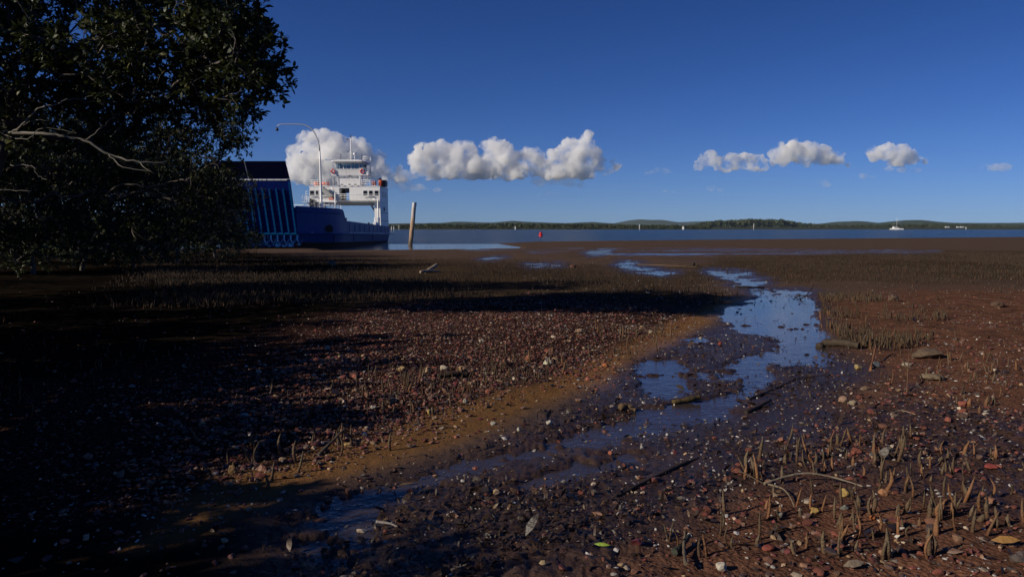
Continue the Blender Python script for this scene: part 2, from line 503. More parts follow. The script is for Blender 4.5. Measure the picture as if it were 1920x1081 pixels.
def ground_material():
    m, n, l, p = mat("tidal_flat")
    c = coords(n, l)
    def attr(k):
        a = n.new("ShaderNodeAttribute"); a.attribute_name = k
        return a.outputs["Fac"]
    big = noise_tex(n, l, c, .35, 5)
    med = noise_tex(n, l, c, 3.5, 5)
    fine = noise_tex(n, l, c, 38, 5, .65)
    grit = noise_tex(n, l, c, 160, 3, .7)
    vor = n.new("ShaderNodeTexVoronoi"); vor.inputs["Scale"].default_value = 55
    l.new(c, vor.inputs["Vector"])
    vor2 = n.new("ShaderNodeTexVoronoi"); vor2.inputs["Scale"].default_value = 21
    l.new(c, vor2.inputs["Vector"])
    far = mix(n, l, big.outputs[0], (0.080, 0.052, 0.040), (0.130, 0.088, 0.068))
    far = mix(n, l, fmath(n, l, 'MULTIPLY', fine.outputs[0], .6), far, (0.050, 0.031, 0.023))
    wet = mix(n, l, ramp(n, l, fine.outputs[0], [(.35, (0,)), (.65, (1,))]), (0.016, 0.009, 0.008), (0.060, 0.036, 0.028))
    wet = mix(n, l, ramp(n, l, med.outputs[0], [(.4, (0,)), (.7, (.6,))]), wet, (0.072, 0.044, 0.036))
    sand = mix(n, l, fine.outputs[0], (0.12, 0.058, 0.022), (0.25, 0.125, 0.050))
    sand = mix(n, l, ramp(n, l, big.outputs[0], [(.4, (0,)), (.7, (.5,))]), sand, (0.10, 0.06, 0.03))
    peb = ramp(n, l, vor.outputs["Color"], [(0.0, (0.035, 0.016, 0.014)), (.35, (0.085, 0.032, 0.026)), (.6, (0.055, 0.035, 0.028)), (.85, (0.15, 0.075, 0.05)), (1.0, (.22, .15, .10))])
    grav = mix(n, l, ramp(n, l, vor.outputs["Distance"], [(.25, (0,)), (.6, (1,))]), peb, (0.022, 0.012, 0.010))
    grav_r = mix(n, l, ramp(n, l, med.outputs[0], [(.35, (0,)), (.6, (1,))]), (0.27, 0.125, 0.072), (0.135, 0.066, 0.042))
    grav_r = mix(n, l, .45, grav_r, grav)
    field = mix(n, l, fine.outputs[0], (0.034, 0.023, 0.014), (0.068, 0.047, 0.029))
    col = far
    col = mix(n, l, attr("field"), col, field)
    col = mix(n, l, attr("under"), col, mix(n, l, fine.outputs[0], (0.007, 0.005, 0.004), (0.016, 0.012, 0.008)))  # near-black mud colour, shade painted into the ground
    col = mix(n, l, attr("gravr"), col, grav_r)
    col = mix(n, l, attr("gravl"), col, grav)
    col = mix(n, l, attr("wet"), col, wet)
    col = mix(n, l, attr("sand"), col, sand)
    l.new(col, p.inputs["Base Color"])
    w = attr("wet")
    ro = fmath(n, l, 'MULTIPLY_ADD', w, -0.42, 0.80)
    ro = fmath(n, l, 'ADD', ro, fmath(n, l, 'MULTIPLY_ADD', fine.outputs[0], .3, -.15))
    ro = fmath(n, l, 'ADD', ro, fmath(n, l, 'MULTIPLY', attr("thin"), -.35), clamp=True)
    l.new(ro, p.inputs["Roughness"])
    l.new(fmath(n, l, "MULTIPLY_ADD", w, .16, .0), p.inputs["Specular IOR Level"])
    h = fmath(n, l, 'ADD', fmath(n, l, 'MULTIPLY', fine.outputs[0], .6), fmath(n, l, 'MULTIPLY', grit.outputs[0], .25))
    h = fmath(n, l, 'ADD', h, fmath(n, l, 'MULTIPLY', fmath(n, l, 'MULTIPLY', vor.outputs["Distance"], -1.2), fmath(n, l, 'ADD', attr("gravl"), fmath(n, l, 'MULTIPLY', attr("gravr"), .5))))
    l.new(bump(n, l, h, .9, .014), p.inputs["Normal"])
    return m

def water_material(name, body, scales, strength, rough=0.03, aniso=(1, 1, 1)):
    m, n, l, p = mat(name)
    c = coords(n, l)
    mp = n.new("ShaderNodeMapping"); mp.inputs["Scale"].default_value = aniso
    l.new(c, mp.inputs[0])
    t1 = noise_tex(n, l, mp.outputs[0], scales[0], 4, .6)
    t2 = noise_tex(n, l, mp.outputs[0], scales[1], 3, .55)
    a = n.new("ShaderNodeAttribute"); a.attribute_name = "chop"
    h = fmath(n, l, 'ADD', fmath(n, l, 'MULTIPLY', t1.outputs[0], scales[2]), fmath(n, l, 'MULTIPLY', t2.outputs[0], scales[3]))
    h = fmath(n, l, 'MULTIPLY', h, a.outputs["Fac"])
    l.new(bump(n, l, h, 1.0, strength), p.inputs["Normal"])
    p.inputs["Base Color"].default_value = (*body, 1)
    l.new(fmath(n, l, "MULTIPLY_ADD", fmath(n, l, "MINIMUM", a.outputs["Fac"], 1.0), rough - .04, .04), p.inputs["Roughness"])
    p.inputs["IOR"].default_value = 1.33
    return m
M_GROUND = ground_material()
M_SEA = water_material("sea_water", (0.008, 0.018, 0.032), (.55, 2.2, 1.0, .35), 2.2, .22)
M_STREAM = water_material("stream_water", (0.045, 0.034, 0.031), (7, 24, .7, .3), 0.0062, .05)

def col_attr_material(name, rough=.6, spec=.4, bumps=60, strength=.4):
    m, n, l, p = mat(name)
    a = n.new("ShaderNodeVertexColor"); a.layer_name = "col"
    c = coords(n, l)
    t = noise_tex(n, l, c, bumps, 3)
    cc = mix(n, l, fmath(n, l, 'MULTIPLY', t.outputs[0], .6), a.outputs[0], (0.03, 0.02, 0.015))
    l.new(cc, p.inputs["Base Color"])
    p.inputs["Roughness"].default_value = rough
    p.inputs["Specular IOR Level"].default_value = spec
    l.new(bump(n, l, t.outputs[0], strength, .01), p.inputs["Normal"])
    return m
M_PEB = col_attr_material("wet_pebbles", .5, .25)
M_SHELL = col_attr_material("broken_shell", .38, .5, 200)
M_ROOT = col_attr_material("pencil_roots", .65, .2, 90, .8)
M_DEBRIS = col_attr_material("dark_leaf_litter", .45, .35, 80)
M_BARK = col_attr_material("mangrove_bark", .75, .25, 12)
M_ROCK = col_attr_material("shore_rock", .75, .3, 14, .9)
M_WOOD = col_attr_material("weathered_wood", .75, .25, 22, .8)

def leaf_material(name, hue=0):
    m, n, l, p = mat(name)
    g = n.new("ShaderNodeNewGeometry")
    col = ramp(n, l, g.outputs["Random Per Island"], [(0, (0.016, 0.022, 0.010)), (.5, (0.026, 0.036, 0.013)), (.9, (0.045, 0.055, 0.020)), (1, (.11, .10, .03))])
    l.new(col, p.inputs["Base Color"])
    p.inputs["Roughness"].default_value = .5
    p.inputs["Specular IOR Level"].default_value = .22
    t = n.new("ShaderNodeBsdfTranslucent")
    l.new(mix(n, l, .5, col, (.10, .13, .02)), t.inputs[0])
    x = n.new("ShaderNodeMixShader"); x.inputs[0].default_value = .10
    l.new(p.outputs[0], x.inputs[1]); l.new(t.outputs[0], x.inputs[2])
    l.new(x.outputs[0], n["Material Output"].inputs[0])
    return m
M_LEAF = leaf_material("mangrove_leaves")
for _m, _s in ((M_RIB, .05), (M_RAMP, .05), (M_FLAP, .0), (M_BLUE, .15), (M_LBLUE, .15)):
    _m.node_tree.nodes["Principled BSDF"].inputs["Specular IOR Level"].default_value = _s
# ------------------------------------------------------------------ the tidal flat: one sheet, finest near the camera
def build_ground():
    ra = np.geomspace(0.12, 1.2, 14)[:-1]
    rb = np.exp(np.arange(math.log(1.2), math.log(420), 0.0078))
    rc = np.geomspace(425, 2500, 12)
    rr = np.concatenate([ra, rb, rc])
    fov = np.linspace(-39, 39, 640)
    side = np.concatenate([np.linspace(39, 90, 60)[1:], np.linspace(90, 270, 70)[1:-1], np.linspace(-90, -39, 60)[:-1]])
    th = np.radians(np.concatenate([fov, side]))
    A, B = np.meshgrid(th, rr)
    X, Y = (B * np.sin(A)), (B * np.cos(A))
    x, y = X.ravel(), Y.ravel()
    M = masks(x, y)
    z = ground_z(x, y, M)
    z = np.where(y < 1.2, np.where(np.hypot(x, y) < 1.2, base_z(x, y) + .04, z), z)
    nr, nc = A.shape
    i = np.arange(nr - 1)[:, None] * nc
    j = np.arange(nc)[None, :]
    j2 = (j + 1) % nc
    q = np.stack([i + j, i + nc + j, i + nc + j2, i + j2], -1).reshape(-1, 4)
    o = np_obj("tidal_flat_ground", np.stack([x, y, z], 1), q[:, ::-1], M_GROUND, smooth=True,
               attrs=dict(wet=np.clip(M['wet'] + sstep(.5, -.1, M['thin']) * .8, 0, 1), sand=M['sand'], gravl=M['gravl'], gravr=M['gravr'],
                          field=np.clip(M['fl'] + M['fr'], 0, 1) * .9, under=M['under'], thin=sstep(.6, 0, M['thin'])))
    tag(o, kind="structure")
    return o
build_ground()

def build_stream():
    """shallow run-off water lying in the carved beds, following the slope of the flat"""
    rb = np.exp(np.arange(math.log(1.6), math.log(122), 0.018))
    th = np.radians(np.linspace(-30, 42, 260))
    A, B = np.meshgrid(th, rb)
    x, y = (B * np.sin(A)).ravel(), (B * np.cos(A)).ravel()
    M = masks(x, y)
    z = base_z(x, y) - 0.004
    keep = (np.minimum(M['water'], M['thin']) < 0.9)
    nr, nc = A.shape
    i = np.arange(nr - 1)[:, None] * nc
    j = np.arange(nc - 1)[None, :]
    q = np.stack([i + j, i + j + 1, i + nc + j + 1, i + nc + j], -1).reshape(-1, 4)
    q = q[keep[q].all(1)]
    used = np.unique(q)
    mp = np.full(len(x), -1); mp[used] = np.arange(len(used))
    o = np_obj("stream_water", np.stack([x, y, z], 1)[used], mp[q], M_STREAM, smooth=True, attrs=dict(chop=1 + 1.6 * np.exp(-np.maximum(y[used] - 3, 0) / 2.2)))
    tag(o, kind="structure")
build_stream()

def build_sea():
    rr = np.concatenate([np.geomspace(60, 400, 90), np.geomspace(420, 12300, 60)])
    th = np.radians(np.linspace(-75, 75, 260))
    A, B = np.meshgrid(th, rr)
    x, y = (B * np.sin(A)).ravel(), (B * np.cos(A)).ravel()
    nr, nc = A.shape
    i = np.arange(nr - 1)[:, None] * nc
    j = np.arange(nc - 1)[None, :]
    q = np.stack([i + j, i + j + 1, i + nc + j + 1, i + nc + j], -1).reshape(-1, 4)
    calm = sstep(146, 136, y + 5 * fbm(x * .03, y * .1, 3, 8)) * sstep(30, 0, x)
    chop = 1 - .96 * calm
    o = np_obj("sea_water", np.stack([x, y, 0 * x], 1), q, M_SEA, smooth=True, attrs=dict(chop=chop))
    tag(o, kind="structure")
build_sea()
# ------------------------------------------------------------------ clouds
def cloud_material(dens):
    m, n, l, p = mat("cloud_vapour")
    n.remove(p)
    v = n.new("ShaderNodeVolumeScatter")
    v.inputs["Color"].default_value = (0.975, 0.985, 1.0, 1)
    c = coords(n, l)
    t = noise_tex(n, l, c, 1 / 170.0, 5, .62)
    t2 = noise_tex(n, l, c, 1 / 45.0, 3, .6)
    h = fmath(n, l, 'ADD', t.outputs[0], fmath(n, l, 'MULTIPLY_ADD', t2.outputs[0], .25, -.125))
    d = fmath(n, l, 'MULTIPLY_ADD', h, 4.5, -1.8, clamp=True)
    l.new(fmath(n, l, 'MULTIPLY', d, dens), v.inputs["Density"])
    v.inputs["Anisotropy"].default_value = 0.0
    l.new(v.outputs[0], n["Material Output"].inputs["Volume"])
    m.cycles.volume_step_rate = 0.12
    return m
M_CLOUD = cloud_material(0.022)
M_CLOUD_THIN = cloud_material(0.006)
CLOUD_Y = 9000.0
def make_cloud(puffs, base_py, label, seed, depth=1.0, m=None, amp=1.0, group=None, sx=1.0):
    """puffs: (px, py, radius px)"""
    rnd = random.Random(seed)
    k = CLOUD_Y / F
    vs, fs = [], []
    ico_v, ico_f = ICO
    for (px, py, r) in puffs:
        r = r * (1.10 if amp > .5 else 1.12)
        nsub = 14
        for q in range(nsub):
            if q == 0:
                cx, cy, rr, dy = px, py, r, 0
            else:
                a = rnd.uniform(0, 2 * math.pi)
                cx, cy = px + math.cos(a) * r * .75, py - abs(math.sin(a)) * r * .75 * (1 if rnd.random() < .7 else -1)
                rr = r * rnd.uniform(.22, .48)
                dy = rnd.uniform(-.8, .5) * r * depth
            c = Vector(at(cx, cy, CLOUD_Y)) + Vector((0, dy * k, 0))
            b = len(vs)
            for v in ico_v:
                vs.append(c + Vector((v[0] * sx, v[1] * depth, v[2] / sx ** .7)) * rr * k)
            fs += [tuple(i + b for i in f) for f in ico_f]
    bpy.context.view_layer.update()
    zb = at(960, base_py, CLOUD_Y)[2]
    me = bpy.data.meshes.new("cloud_src")
    me.from_pydata(vs, [], fs)
    o = bpy.data.objects.new("cloud_src", me)
    link(o)
    md = o.modifiers.new("r", 'REMESH'); md.mode = 'VOXEL'; md.voxel_size = 15 if amp > .5 else 10
    dg = bpy.context.evaluated_depsgraph_get(); dg.update()
    me2 = bpy.data.meshes.new_from_object(o.evaluated_get(dg))
    bpy.data.objects.remove(o)
    n = len(me2.vertices)
    co = np.zeros(n * 3, np.float32); me2.vertices.foreach_get("co", co); co = co.reshape(-1, 3)
    no = np.zeros(n * 3, np.float32); me2.vertices.foreach_get("normal", no); no = no.reshape(-1, 3)
    d = np.zeros(n)
    for i in range(n):
        p = Vector(co[i]) / 330.0
        d[i] = (mnoise.fractal(p * 1.6 + Vector((seed, 0, 0)), .8, 2.1, 6) * 85 + abs(mnoise.noise(p * 5)) * 34 + abs(mnoise.noise(p * 11)) * 16 - 10) * amp
    co = co + no * d[:, None]
    low = zb + 12 * np.sin(co[:, 0] / 70.0) + 10 * np.sin(co[:, 0] / 23.0 + co[:, 1] / 90.0)
    co[:, 2] = np.where(co[:, 2] < low, low - (low - co[:, 2]) * .12, co[:, 2])
    me2.vertices.foreach_set("co", co.ravel().astype(np.float32))
    me2.update()
    me2.materials.clear(); me2.materials.append(m or M_CLOUD)
    me2.name = "cloud"
    c = bpy.data.objects.new("cloud", me2)
    link(c)
    tag(c, label, "cloud", group, "thing")
    return c
def _ico(sub):
    import bmesh
    bm = bmesh.new(); bmesh.ops.create_icosphere(bm, subdivisions=sub, radius=1.0)
    v = [tuple(x.co) for x in bm.verts]; f = [tuple(y.index for y in x.verts) for x in bm.faces]
    bm.free(); return v, f
ICO = _ico(3)
GC = "clouds in a row above the horizon"
make_cloud([(563, 302, 24), (590, 280, 26), (628, 285, 30), (650, 300, 36), (612, 318, 34), (572, 322, 28), (674, 292, 20), (700, 310, 22), (716, 322, 18), (740, 326, 14), (758, 334, 10), (650, 330, 26)],
           347, "large white heaped cloud standing behind the ferry's wheelhouse", 3, group=GC)
make_cloud([(796, 302, 27), (824, 290, 22), (812, 318, 20), (862, 298, 26), (846, 312, 26), (892, 312, 22), (934, 290, 25), (925, 310, 26), (970, 308, 24), (998, 296, 20), (1010, 314, 20), (1048, 304, 22), (1086, 282, 25), (1075, 306, 27), (1112, 300, 18), (1138, 312, 16), (1152, 316, 9), (960, 320, 22), (880, 322, 18), (1040, 320, 22), (1095, 318, 20)],
           336, "long white lumpy cloud, the widest in the sky, with a flat grey base", 11, group=GC)
make_cloud([(1324, 301, 14), (1312, 313, 11), (1346, 309, 13), (1378, 304, 15), (1400, 301, 16), (1422, 305, 14), (1362, 311, 13), (1434, 312, 8)],
           321, "small white cloud with a notch in its top, left neighbour of the rounded white cloud", 21, amp=.45, group=GC)
make_cloud([(1463, 290, 17), (1490, 284, 19), (1515, 287, 19), (1545, 292, 17), (1568, 297, 12), (1470, 302, 12), (1590, 309, 6)],
           317, "rounded white cloud with a dark flat tail running off its right foot", 31, amp=.45, group=GC)
make_cloud([(1640, 288, 13), (1665, 284, 16), (1690, 288, 16), (1710, 296, 13), (1735, 303, 6), (1680, 298, 14)],
           311, "pale mauve-white cloud, the last heaped one before the right edge", 41, amp=.45, group=GC)
def wisp(spec, base, label, seed, group="faint scraps of cloud"):
    make_cloud(spec, base, label, seed, depth=1.2, m=M_CLOUD_THIN, amp=.4, group=group, sx=1.9)
wisp([(1240, 318, 7), (1228, 322, 5), (1215, 324, 4), (1250, 322, 5)], 327, "small grey scrap of cloud between the widest cloud and the notched one", 51)
wisp([(1665, 317, 6), (1690, 318, 6), (1715, 320, 6), (1650, 316, 4)], 325, "thin mauve scrap of cloud just under the last heaped cloud", 53)
wisp([(1620, 329, 5), (1635, 331, 5)], 335, "little mauve scrap of cloud below and left of the last heaped cloud", 55)
wisp([(1848, 312, 7), (1866, 314, 8), (1880, 314, 7)], 323, "faint grey cloud near the right edge of the sky", 57)
wisp([(1012, 340, 7), (1040, 339, 8), (1065, 342, 8), (1090, 346, 5)], 350, "grey ragged cloud hanging right below the widest white cloud", 59)
wisp([(1010, 363, 4), (1028, 362, 5), (1045, 364, 4)], 367, "lowest grey scrap of cloud under the widest white cloud", 61)
wisp([(1250, 358, 4), (1262, 360, 4)], 362, "tiny dark scrap of cloud low over the sea", 63)
wisp([(1335, 355, 4), (1348, 357, 3)], 359, "tiny flat dark scrap of cloud under the notched cloud", 65)
wisp([(1540, 344, 5), (1553, 347, 4)], 350, "tiny dark scrap of cloud under the rounded white cloud", 67)
wisp([(730, 348, 9), (760, 350, 10), (790, 353, 8), (820, 356, 6), (765, 330, 9), (745, 338, 10)], 360, "grey ragged cloud trailing between the ferry and the widest cloud", 69)
# ------------------------------------------------------------------ the vehicle ferry, bow on the beach
FY = 147.0                      # front face of the bridge deck
def X_(px, Y=FY): return at(px, HORIZON, Y)[0]
def Z_(py, Y=FY): return at(960, py, Y)[2]
ferry = empty("car_ferry", (-33.3, 130, 0))
tag(ferry, "blue and white vehicle ferry with its bow ramp raised, grounded at the water's edge", "ferry")
_B = []
def fp(mb, name, m, parent=ferry, label=None):
    """a part of the ferry, kept in world numbers"""
    o = mb.build(name, m, None)
    o.parent = parent
    q = parent
    off = Vector((0, 0, 0))
    while q is not None:
        off += q.location; q = q.parent
    o.location = -off
    if label: o["label"] = label
    return o
XR, XL = -25.95, -40.65
def side_x(Y):                  # starboard plan line: tucks in towards the ramp
    if Y >= 115: return XR
    t = (115 - Y) / 11.0
    return XR - 4.15 * t ** 2.0
def top_z(Y):
    if Y < 113.6: return 5.85 - .02 * (Y - 104)
    if Y < 115.6:
        t = (Y - 113.6) / 2.0
        return 5.65 - 1.55 * (t * t * (3 - 2 * t))
    return 4.1 - .85 * (Y - 115.6) / 41.4
def build_hull():
    ys = list(np.linspace(103.9, 116, 34)) + list(np.linspace(117, 157, 21))
    def strip(zf0, zf1, xo0, xo1, name, m, n=4, parent=ferry):
        mb = MB()
        v = []
        for y in ys:
            for k in range(n + 1):
                t = k / n
                z = zf0(y) * (1 - t) + zf1(y) * t
                v.append((side_x(y) + xo0 * (1 - t) + xo1 * t, y, z))
        f = [(i * (n + 1) + k, (i + 1) * (n + 1) + k, (i + 1) * (n + 1) + k + 1, i * (n + 1) + k + 1) for i in range(len(ys) - 1) for k in range(n)]
        mb.add(v, f, True)
        return mb
    up = strip(lambda y: 2.25 - .012 * (y - 104), top_z, 0, .12, "u", M_BLUE)
    # inner face and thickness of the bulwark, other side, transom
    v = []
    for y in ys:
        v += [(side_x(y) - .28 + .12, y, top_z(y)), (side_x(y) - .28, y, 2.3)]
    up.add(v, [(2 * i, 2 * i + 1, 2 * i + 3, 2 * i + 2) for i in range(len(ys) - 1)], True)
    v = []
    for y in ys:
        v += [(side_x(y) + .12, y, top_z(y)), (side_x(y) - .16, y, top_z(y))]
    up.add(v, [(2 * i, 2 * i + 2, 2 * i + 3, 2 * i + 1) for i in range(len(ys) - 1)], False)
    up.box(XL, XL + .3, 104, 115, 2.2, 5.8)
    up.box(XL, XL + .3, 115, 157, 2.2, 4.0)
    up.box(side_x(104) - .45, side_x(104) + .02, 103.85, 104.3, 2.2, 5.85)
    up.box(XL, XR - .1, 156.7, 157, 2.2, 3.2)
    fp(up, "bulwark", M_BLUE)
    low = strip(lambda y: .95 - .0125 * (y - 104), lambda y: 2.25 - .012 * (y - 104), -.30, 0, "l", M_LBLUE, 3)
    low.hexa([(XL, 104, .35), (XR - 4.6, 104, .35), (XR - .5, 157, .35), (XL, 157, .35), (XL, 104, 2.25), (XR - 4.25, 104, 2.25), (XR - .3, 157, 1.7), (XL, 157, 1.7)])
    fp(low, "hull", M_LBLUE)
    boot = strip(lambda y: -1.2, lambda y: .96 - .0125 * (y - 104), -1.2, -.29, "b", M_RUST, 2)
    boot.hexa([(XL, 106, -1.2), (XR - 5.6, 106, -1.2), (XR - 1.2, 157, -1.2), (XL, 157, -1.2), (XL, 103.98, .96), (XR - 4.5, 103.98, .96), (XR - .6, 157, .36), (XL, 157, .36)])
    fp(boot, "waterline_band", M_RUST)
    rub = MB()
    rub.tube([(side_x(y) + .09, y, 2.25 - .012 * (y - 104)) for y in ys], .14, 8)
    fp(rub, "rub_rail", M_BLUE)
    cap = MB()
    cap.tube([(side_x(y) + .0, y, top_z(y) + .02) for y in ys if y < 115.9], .16, 8)
    cap.tube([(side_x(y) + .17, y, top_z(y) - .55) for y in ys if y < 113], .10, 6)
    fp(cap, "bulwark_cap", M_BLUE)
    fr = MB()
    for y in (110.8, 121.5, 138):
        fr.box(side_x(y) - .02, side_x(y) + .10, y, y + .16, .8, 2.1)
    for y in np.arange(118, 156, 4.1):
        fr.box(side_x(y) + .08, side_x(y) + .135, y, y + .1, 2.35, top_z(y) - .15)
    fp(fr, "hull_frame", M_LBLUE)
    hp = MB()
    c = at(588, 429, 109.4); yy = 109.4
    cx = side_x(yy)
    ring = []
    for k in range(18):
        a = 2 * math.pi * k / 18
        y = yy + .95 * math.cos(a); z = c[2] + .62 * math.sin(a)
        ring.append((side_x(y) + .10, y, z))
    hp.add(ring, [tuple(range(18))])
    h = fp(hp, "anchor_hole_shade", M_VOID)  # flat black disc paints the shade inside the hawse hole
    dk = MB()
    dk.box(XL + .3, -30.3, 104.1, 106, 2.26, 2.4)
    dk.box(XL + .3, XR - 1.2, 110, 156.7, 2.26, 2.4)
    dk.box(XL + .3, -28.5, 105.9, 110.1, 2.26, 2.399)
    fp(dk, "car_deck", M_GREY)
    # raised side decks at the bow
    sd = MB()
    sd.prism([(side_x(104.3) - .3, 104.3), (side_x(106) - .3, 106), (side_x(108) - .3, 108), (side_x(111) - .3, 111), (XR - .3, 114), (XR - 2.2, 114), (XR - 4.9, 107), (side_x(104.3) - .6, 104.3)], 4.6, 4.75)
    fp(sd, "side_deck", M_GREY)
    rust = MB()
    for i in range(24):
        x = random.uniform(-38.5, -29.8)
        z = random.uniform(.6, 2.0)
        rust.box(x, x + random.uniform(.1, .5), 103.55 + random.random() * .2, 104.02, z - .08, z + random.uniform(.03, .12))
    for x in np.arange(-40.2, -29.9, .92):
        rust.box(x, x + .22, 103.5, 104.02, 1.35, 2.15)
        rust.tube([(x, 103.7, 1.4), (x + .45, 103.6, .75), (x + .8, 103.7, 1.35)], .05, 5)
    fp(rust, "ramp_hinge", M_LBLUE)
build_hull()

# the bow ramp: two hinged leaves leaning out over the beach, with a folding tip
HZ, HY, KZ, KY, TZ, TY = 2.2, 103.5, 9.45, 100.7, 11.65, 99.3
def ramp_pt(x, s, off=0.0):     # s 0..1 up the main leaf, off = outwards
    dy, dz = KY - HY, KZ - HZ
    L = math.hypot(dy, dz)
    ny, nz = -dz / L, dy / L
    return (x, HY + dy * s + ny * off, HZ + dz * s + nz * off)
def tip_pt(x, s, off=0.0):
    dy, dz = TY - KY, TZ - KZ
    L = math.hypot(dy, dz)
    ny, nz = -dz / L, dy / L
    return (x, KY + dy * s + ny * off, KZ + .12 + dz * s + nz * off)
def slab(mb, fn, x0, x1, s0, s1, o0, o1, x0t=None, x1t=None):
    x0t = x0 if x0t is None else x0t
    x1t = x1 if x1t is None else x1t
    mb.hexa([fn(x0, s0, o1), fn(x1, s0, o1), fn(x1, s0, o0), fn(x0, s0, o0), fn(x0t, s1, o1), fn(x1t, s1, o1), fn(x1t, s1, o0), fn(x0t, s1, o0)])
RX0, RXM, RX1 = -41.4, -35.55, -30.0
rampm = MB()
slab(rampm, ramp_pt, RX0, RXM - .05, 0, 1, 0, -.25)
slab(rampm, ramp_pt, RXM + .05, RX1, 0, 1, 0, -.25)
ramp_o = fp(rampm, "bow_ramp", M_RAMP)
for k in range(12):
    x = -30.12 - .935 * k
    if x < RX0 + .1: break
    rm = MB()
    w = .09
    top = .84 if k else .96
    slab(rm, ramp_pt, x - w, x + w, .02, top, .16, 0)
    for j in range(9):
        s = .08 + j * .095
        if s > top - .02: break
        slab(rm, ramp_pt, x - .16, x - w, s, s + .014, .17, 0)
        slab(rm, ramp_pt, x + w, x + .13, s, s + .014, .17, 0)
    fp(rm, "ramp_rib", M_RIB, ramp_o)
bb = MB()
slab(bb, ramp_pt, RX0, RX1 + .02, -.012, .02, .12, .0)
fp(bb, "ramp_foot", M_RIB, ramp_o)
fl = MB()
slab(fl, tip_pt, RX0, RXM - .06, 0, 1, .0, -.12, RX0 + .4, RXM - .06)
slab(fl, tip_pt, RXM + .06, RX1 - .02, 0, 1, .0, -.12, RXM + .06, RX1 - .12)
flap = fp(fl, "ramp_tip_flap", M_FLAP)
hg = MB()
x = RX0 + .2
random.seed(5)
while x < RX1 - .3:
    w = random.uniform(.35, 1.0)
    slab(hg, ramp_pt, x, min(x + w, RX1), .992, 1.010, .06, -.1)
    x += w + random.uniform(.07, .16)
fp(hg, "sunlit_hinge_gap", M_WHITE, flap)  # white fold segments stand for sunlight showing in the gap
eg = MB()
slab(eg, tip_pt, RXM - .05, RXM + .03, .0, 1.0, .03, -.05)
fp(eg, "flap_gap_light_strip", M_STEEL, flap)  # pale strip stands for the bright gap between the two flap halves

# bridge deck: a white house spanning the car deck on two legs
ZB, ZT = Z_(379), Z_(349.6)
def wbox(name, m, *a, parent=ferry, label=None):
    mb = MB(); mb.box(*a); return fp(mb, name, m, parent, label)
bd = MB()
xa, xb = X_(637.3), X_(656.3)
XBL, XBR = X_(582), X_(713.2)
z0d, z1d = Z_(375.5), Z_(352.5)
bd.box(XBL, xa - 2.0, FY, 156.5, ZB, ZT)
bd.box(xa - 2.0, xa, FY, FY + 2.2, ZB, ZT)
bd.box(xb, XBR, FY, 156.5, ZB, ZT)
bd.box(xa, xb, FY, FY + .25, z1d, ZT)
bd.box(xa - 2.0, xb, FY + 2.2, 156.5, ZT - .25, ZT)
bd.box(xa, xb, FY, FY + 2.2, ZB, z0d)
bd.box(xa - 2.0, xb, FY + 2.2, 156.5, ZB, z0d)
bd.box(xa - 2.0, xa - .7, 156.2, 156.45, z0d, ZT - .25)
bd.box(xa - .7, xb, 156.2, 156.45, z0d + 1.9, ZT - .25)
bdo = fp(bd, "bridge_deck", M_WHITE)
wr = MB()
wr.box(xa - .003, xa + .5, FY + 2.2, FY + 2.26, z0d, z1d)
for k in range(5):
    a = k / 5 * math.pi / 2
    wr.box(xa + .5, xa + .5 + .38 * (1 - math.sin(a)) + .02, FY + 2.2, FY + 2.26, z1d - .75 + .15 * k, z1d - .75 + .15 * (k + 1))
wr.box(xa + .9, xb, FY + 2.2, FY + 2.26, z1d - .15, z1d)
fp(wr, "passage_black_panel", M_BLACK, bdo)  # black panels with a stepped rounded corner across the passage
tr = MB()
tr.box(XBL - .15, XBR + .1, FY - .06, 156.55, ZT, ZT + .1)
tr.box(XBL - .02, XBR + .05, FY - .14, FY, ZB - .02, ZB + .16)
tr.box(XBL, XBR, FY - .04, FY, Z_(364.7), Z_(364.1))
tr.box(XBL, xa - .05, FY - .03, FY, Z_(356), Z_(355.4))
fp(tr, "deck_edge", M_WHITE, bdo)
sf = MB(); sf.box(XBL + .9, XBR - .95, FY + .2, 156.3, ZB - .22, ZB - .021); 
for y in np.arange(FY + 1, 156, 1.5): sf.box(XBL + .9, XBR - .95, y, y + .12, ZB - .4, ZB - .22)
fp(sf, "soffit", M_GREY, bdo)
for (p0, p1, q0, q1) in [(582.8, 590.6, 357.4, 366.2), (593.6, 598.2, 357.4, 366), (604.0, 611.2, 357.4, 365.8), (682.3, 689.8, 357.4, 366.2), (692.8, 700.0, 357.4, 366.2), (703.4, 710.6, 357.4, 366.6)]:
    x0, x1, za, zb = X_(p0), X_(p1), Z_(q1), Z_(q0)
    fr = MB()
    t = .07
    fr.box(x0 - t, x1 + t, FY - .05, FY, zb, zb + t); fr.box(x0 - t, x1 + t, FY - .05, FY, za - t, za)
    fr.box(x0 - t, x0, FY - .05, FY, za, zb); fr.box(x1, x1 + t, FY - .05, FY, za, zb)
    w = fp(fr, "window", M_WHITE)
    wbox("pane", M_GLASS, x0, x1, FY - .02, FY, za, zb, parent=w)
# side windows and door on the starboard side of the house
for (y0, y1, za, zb) in [(150, 151.2, 9.2, 10.2), (152.4, 153.6, 9.2, 10.2)]:
    wbox("side_window", M_GLASS, XBR, XBR + .03, y0, y1, za, zb)
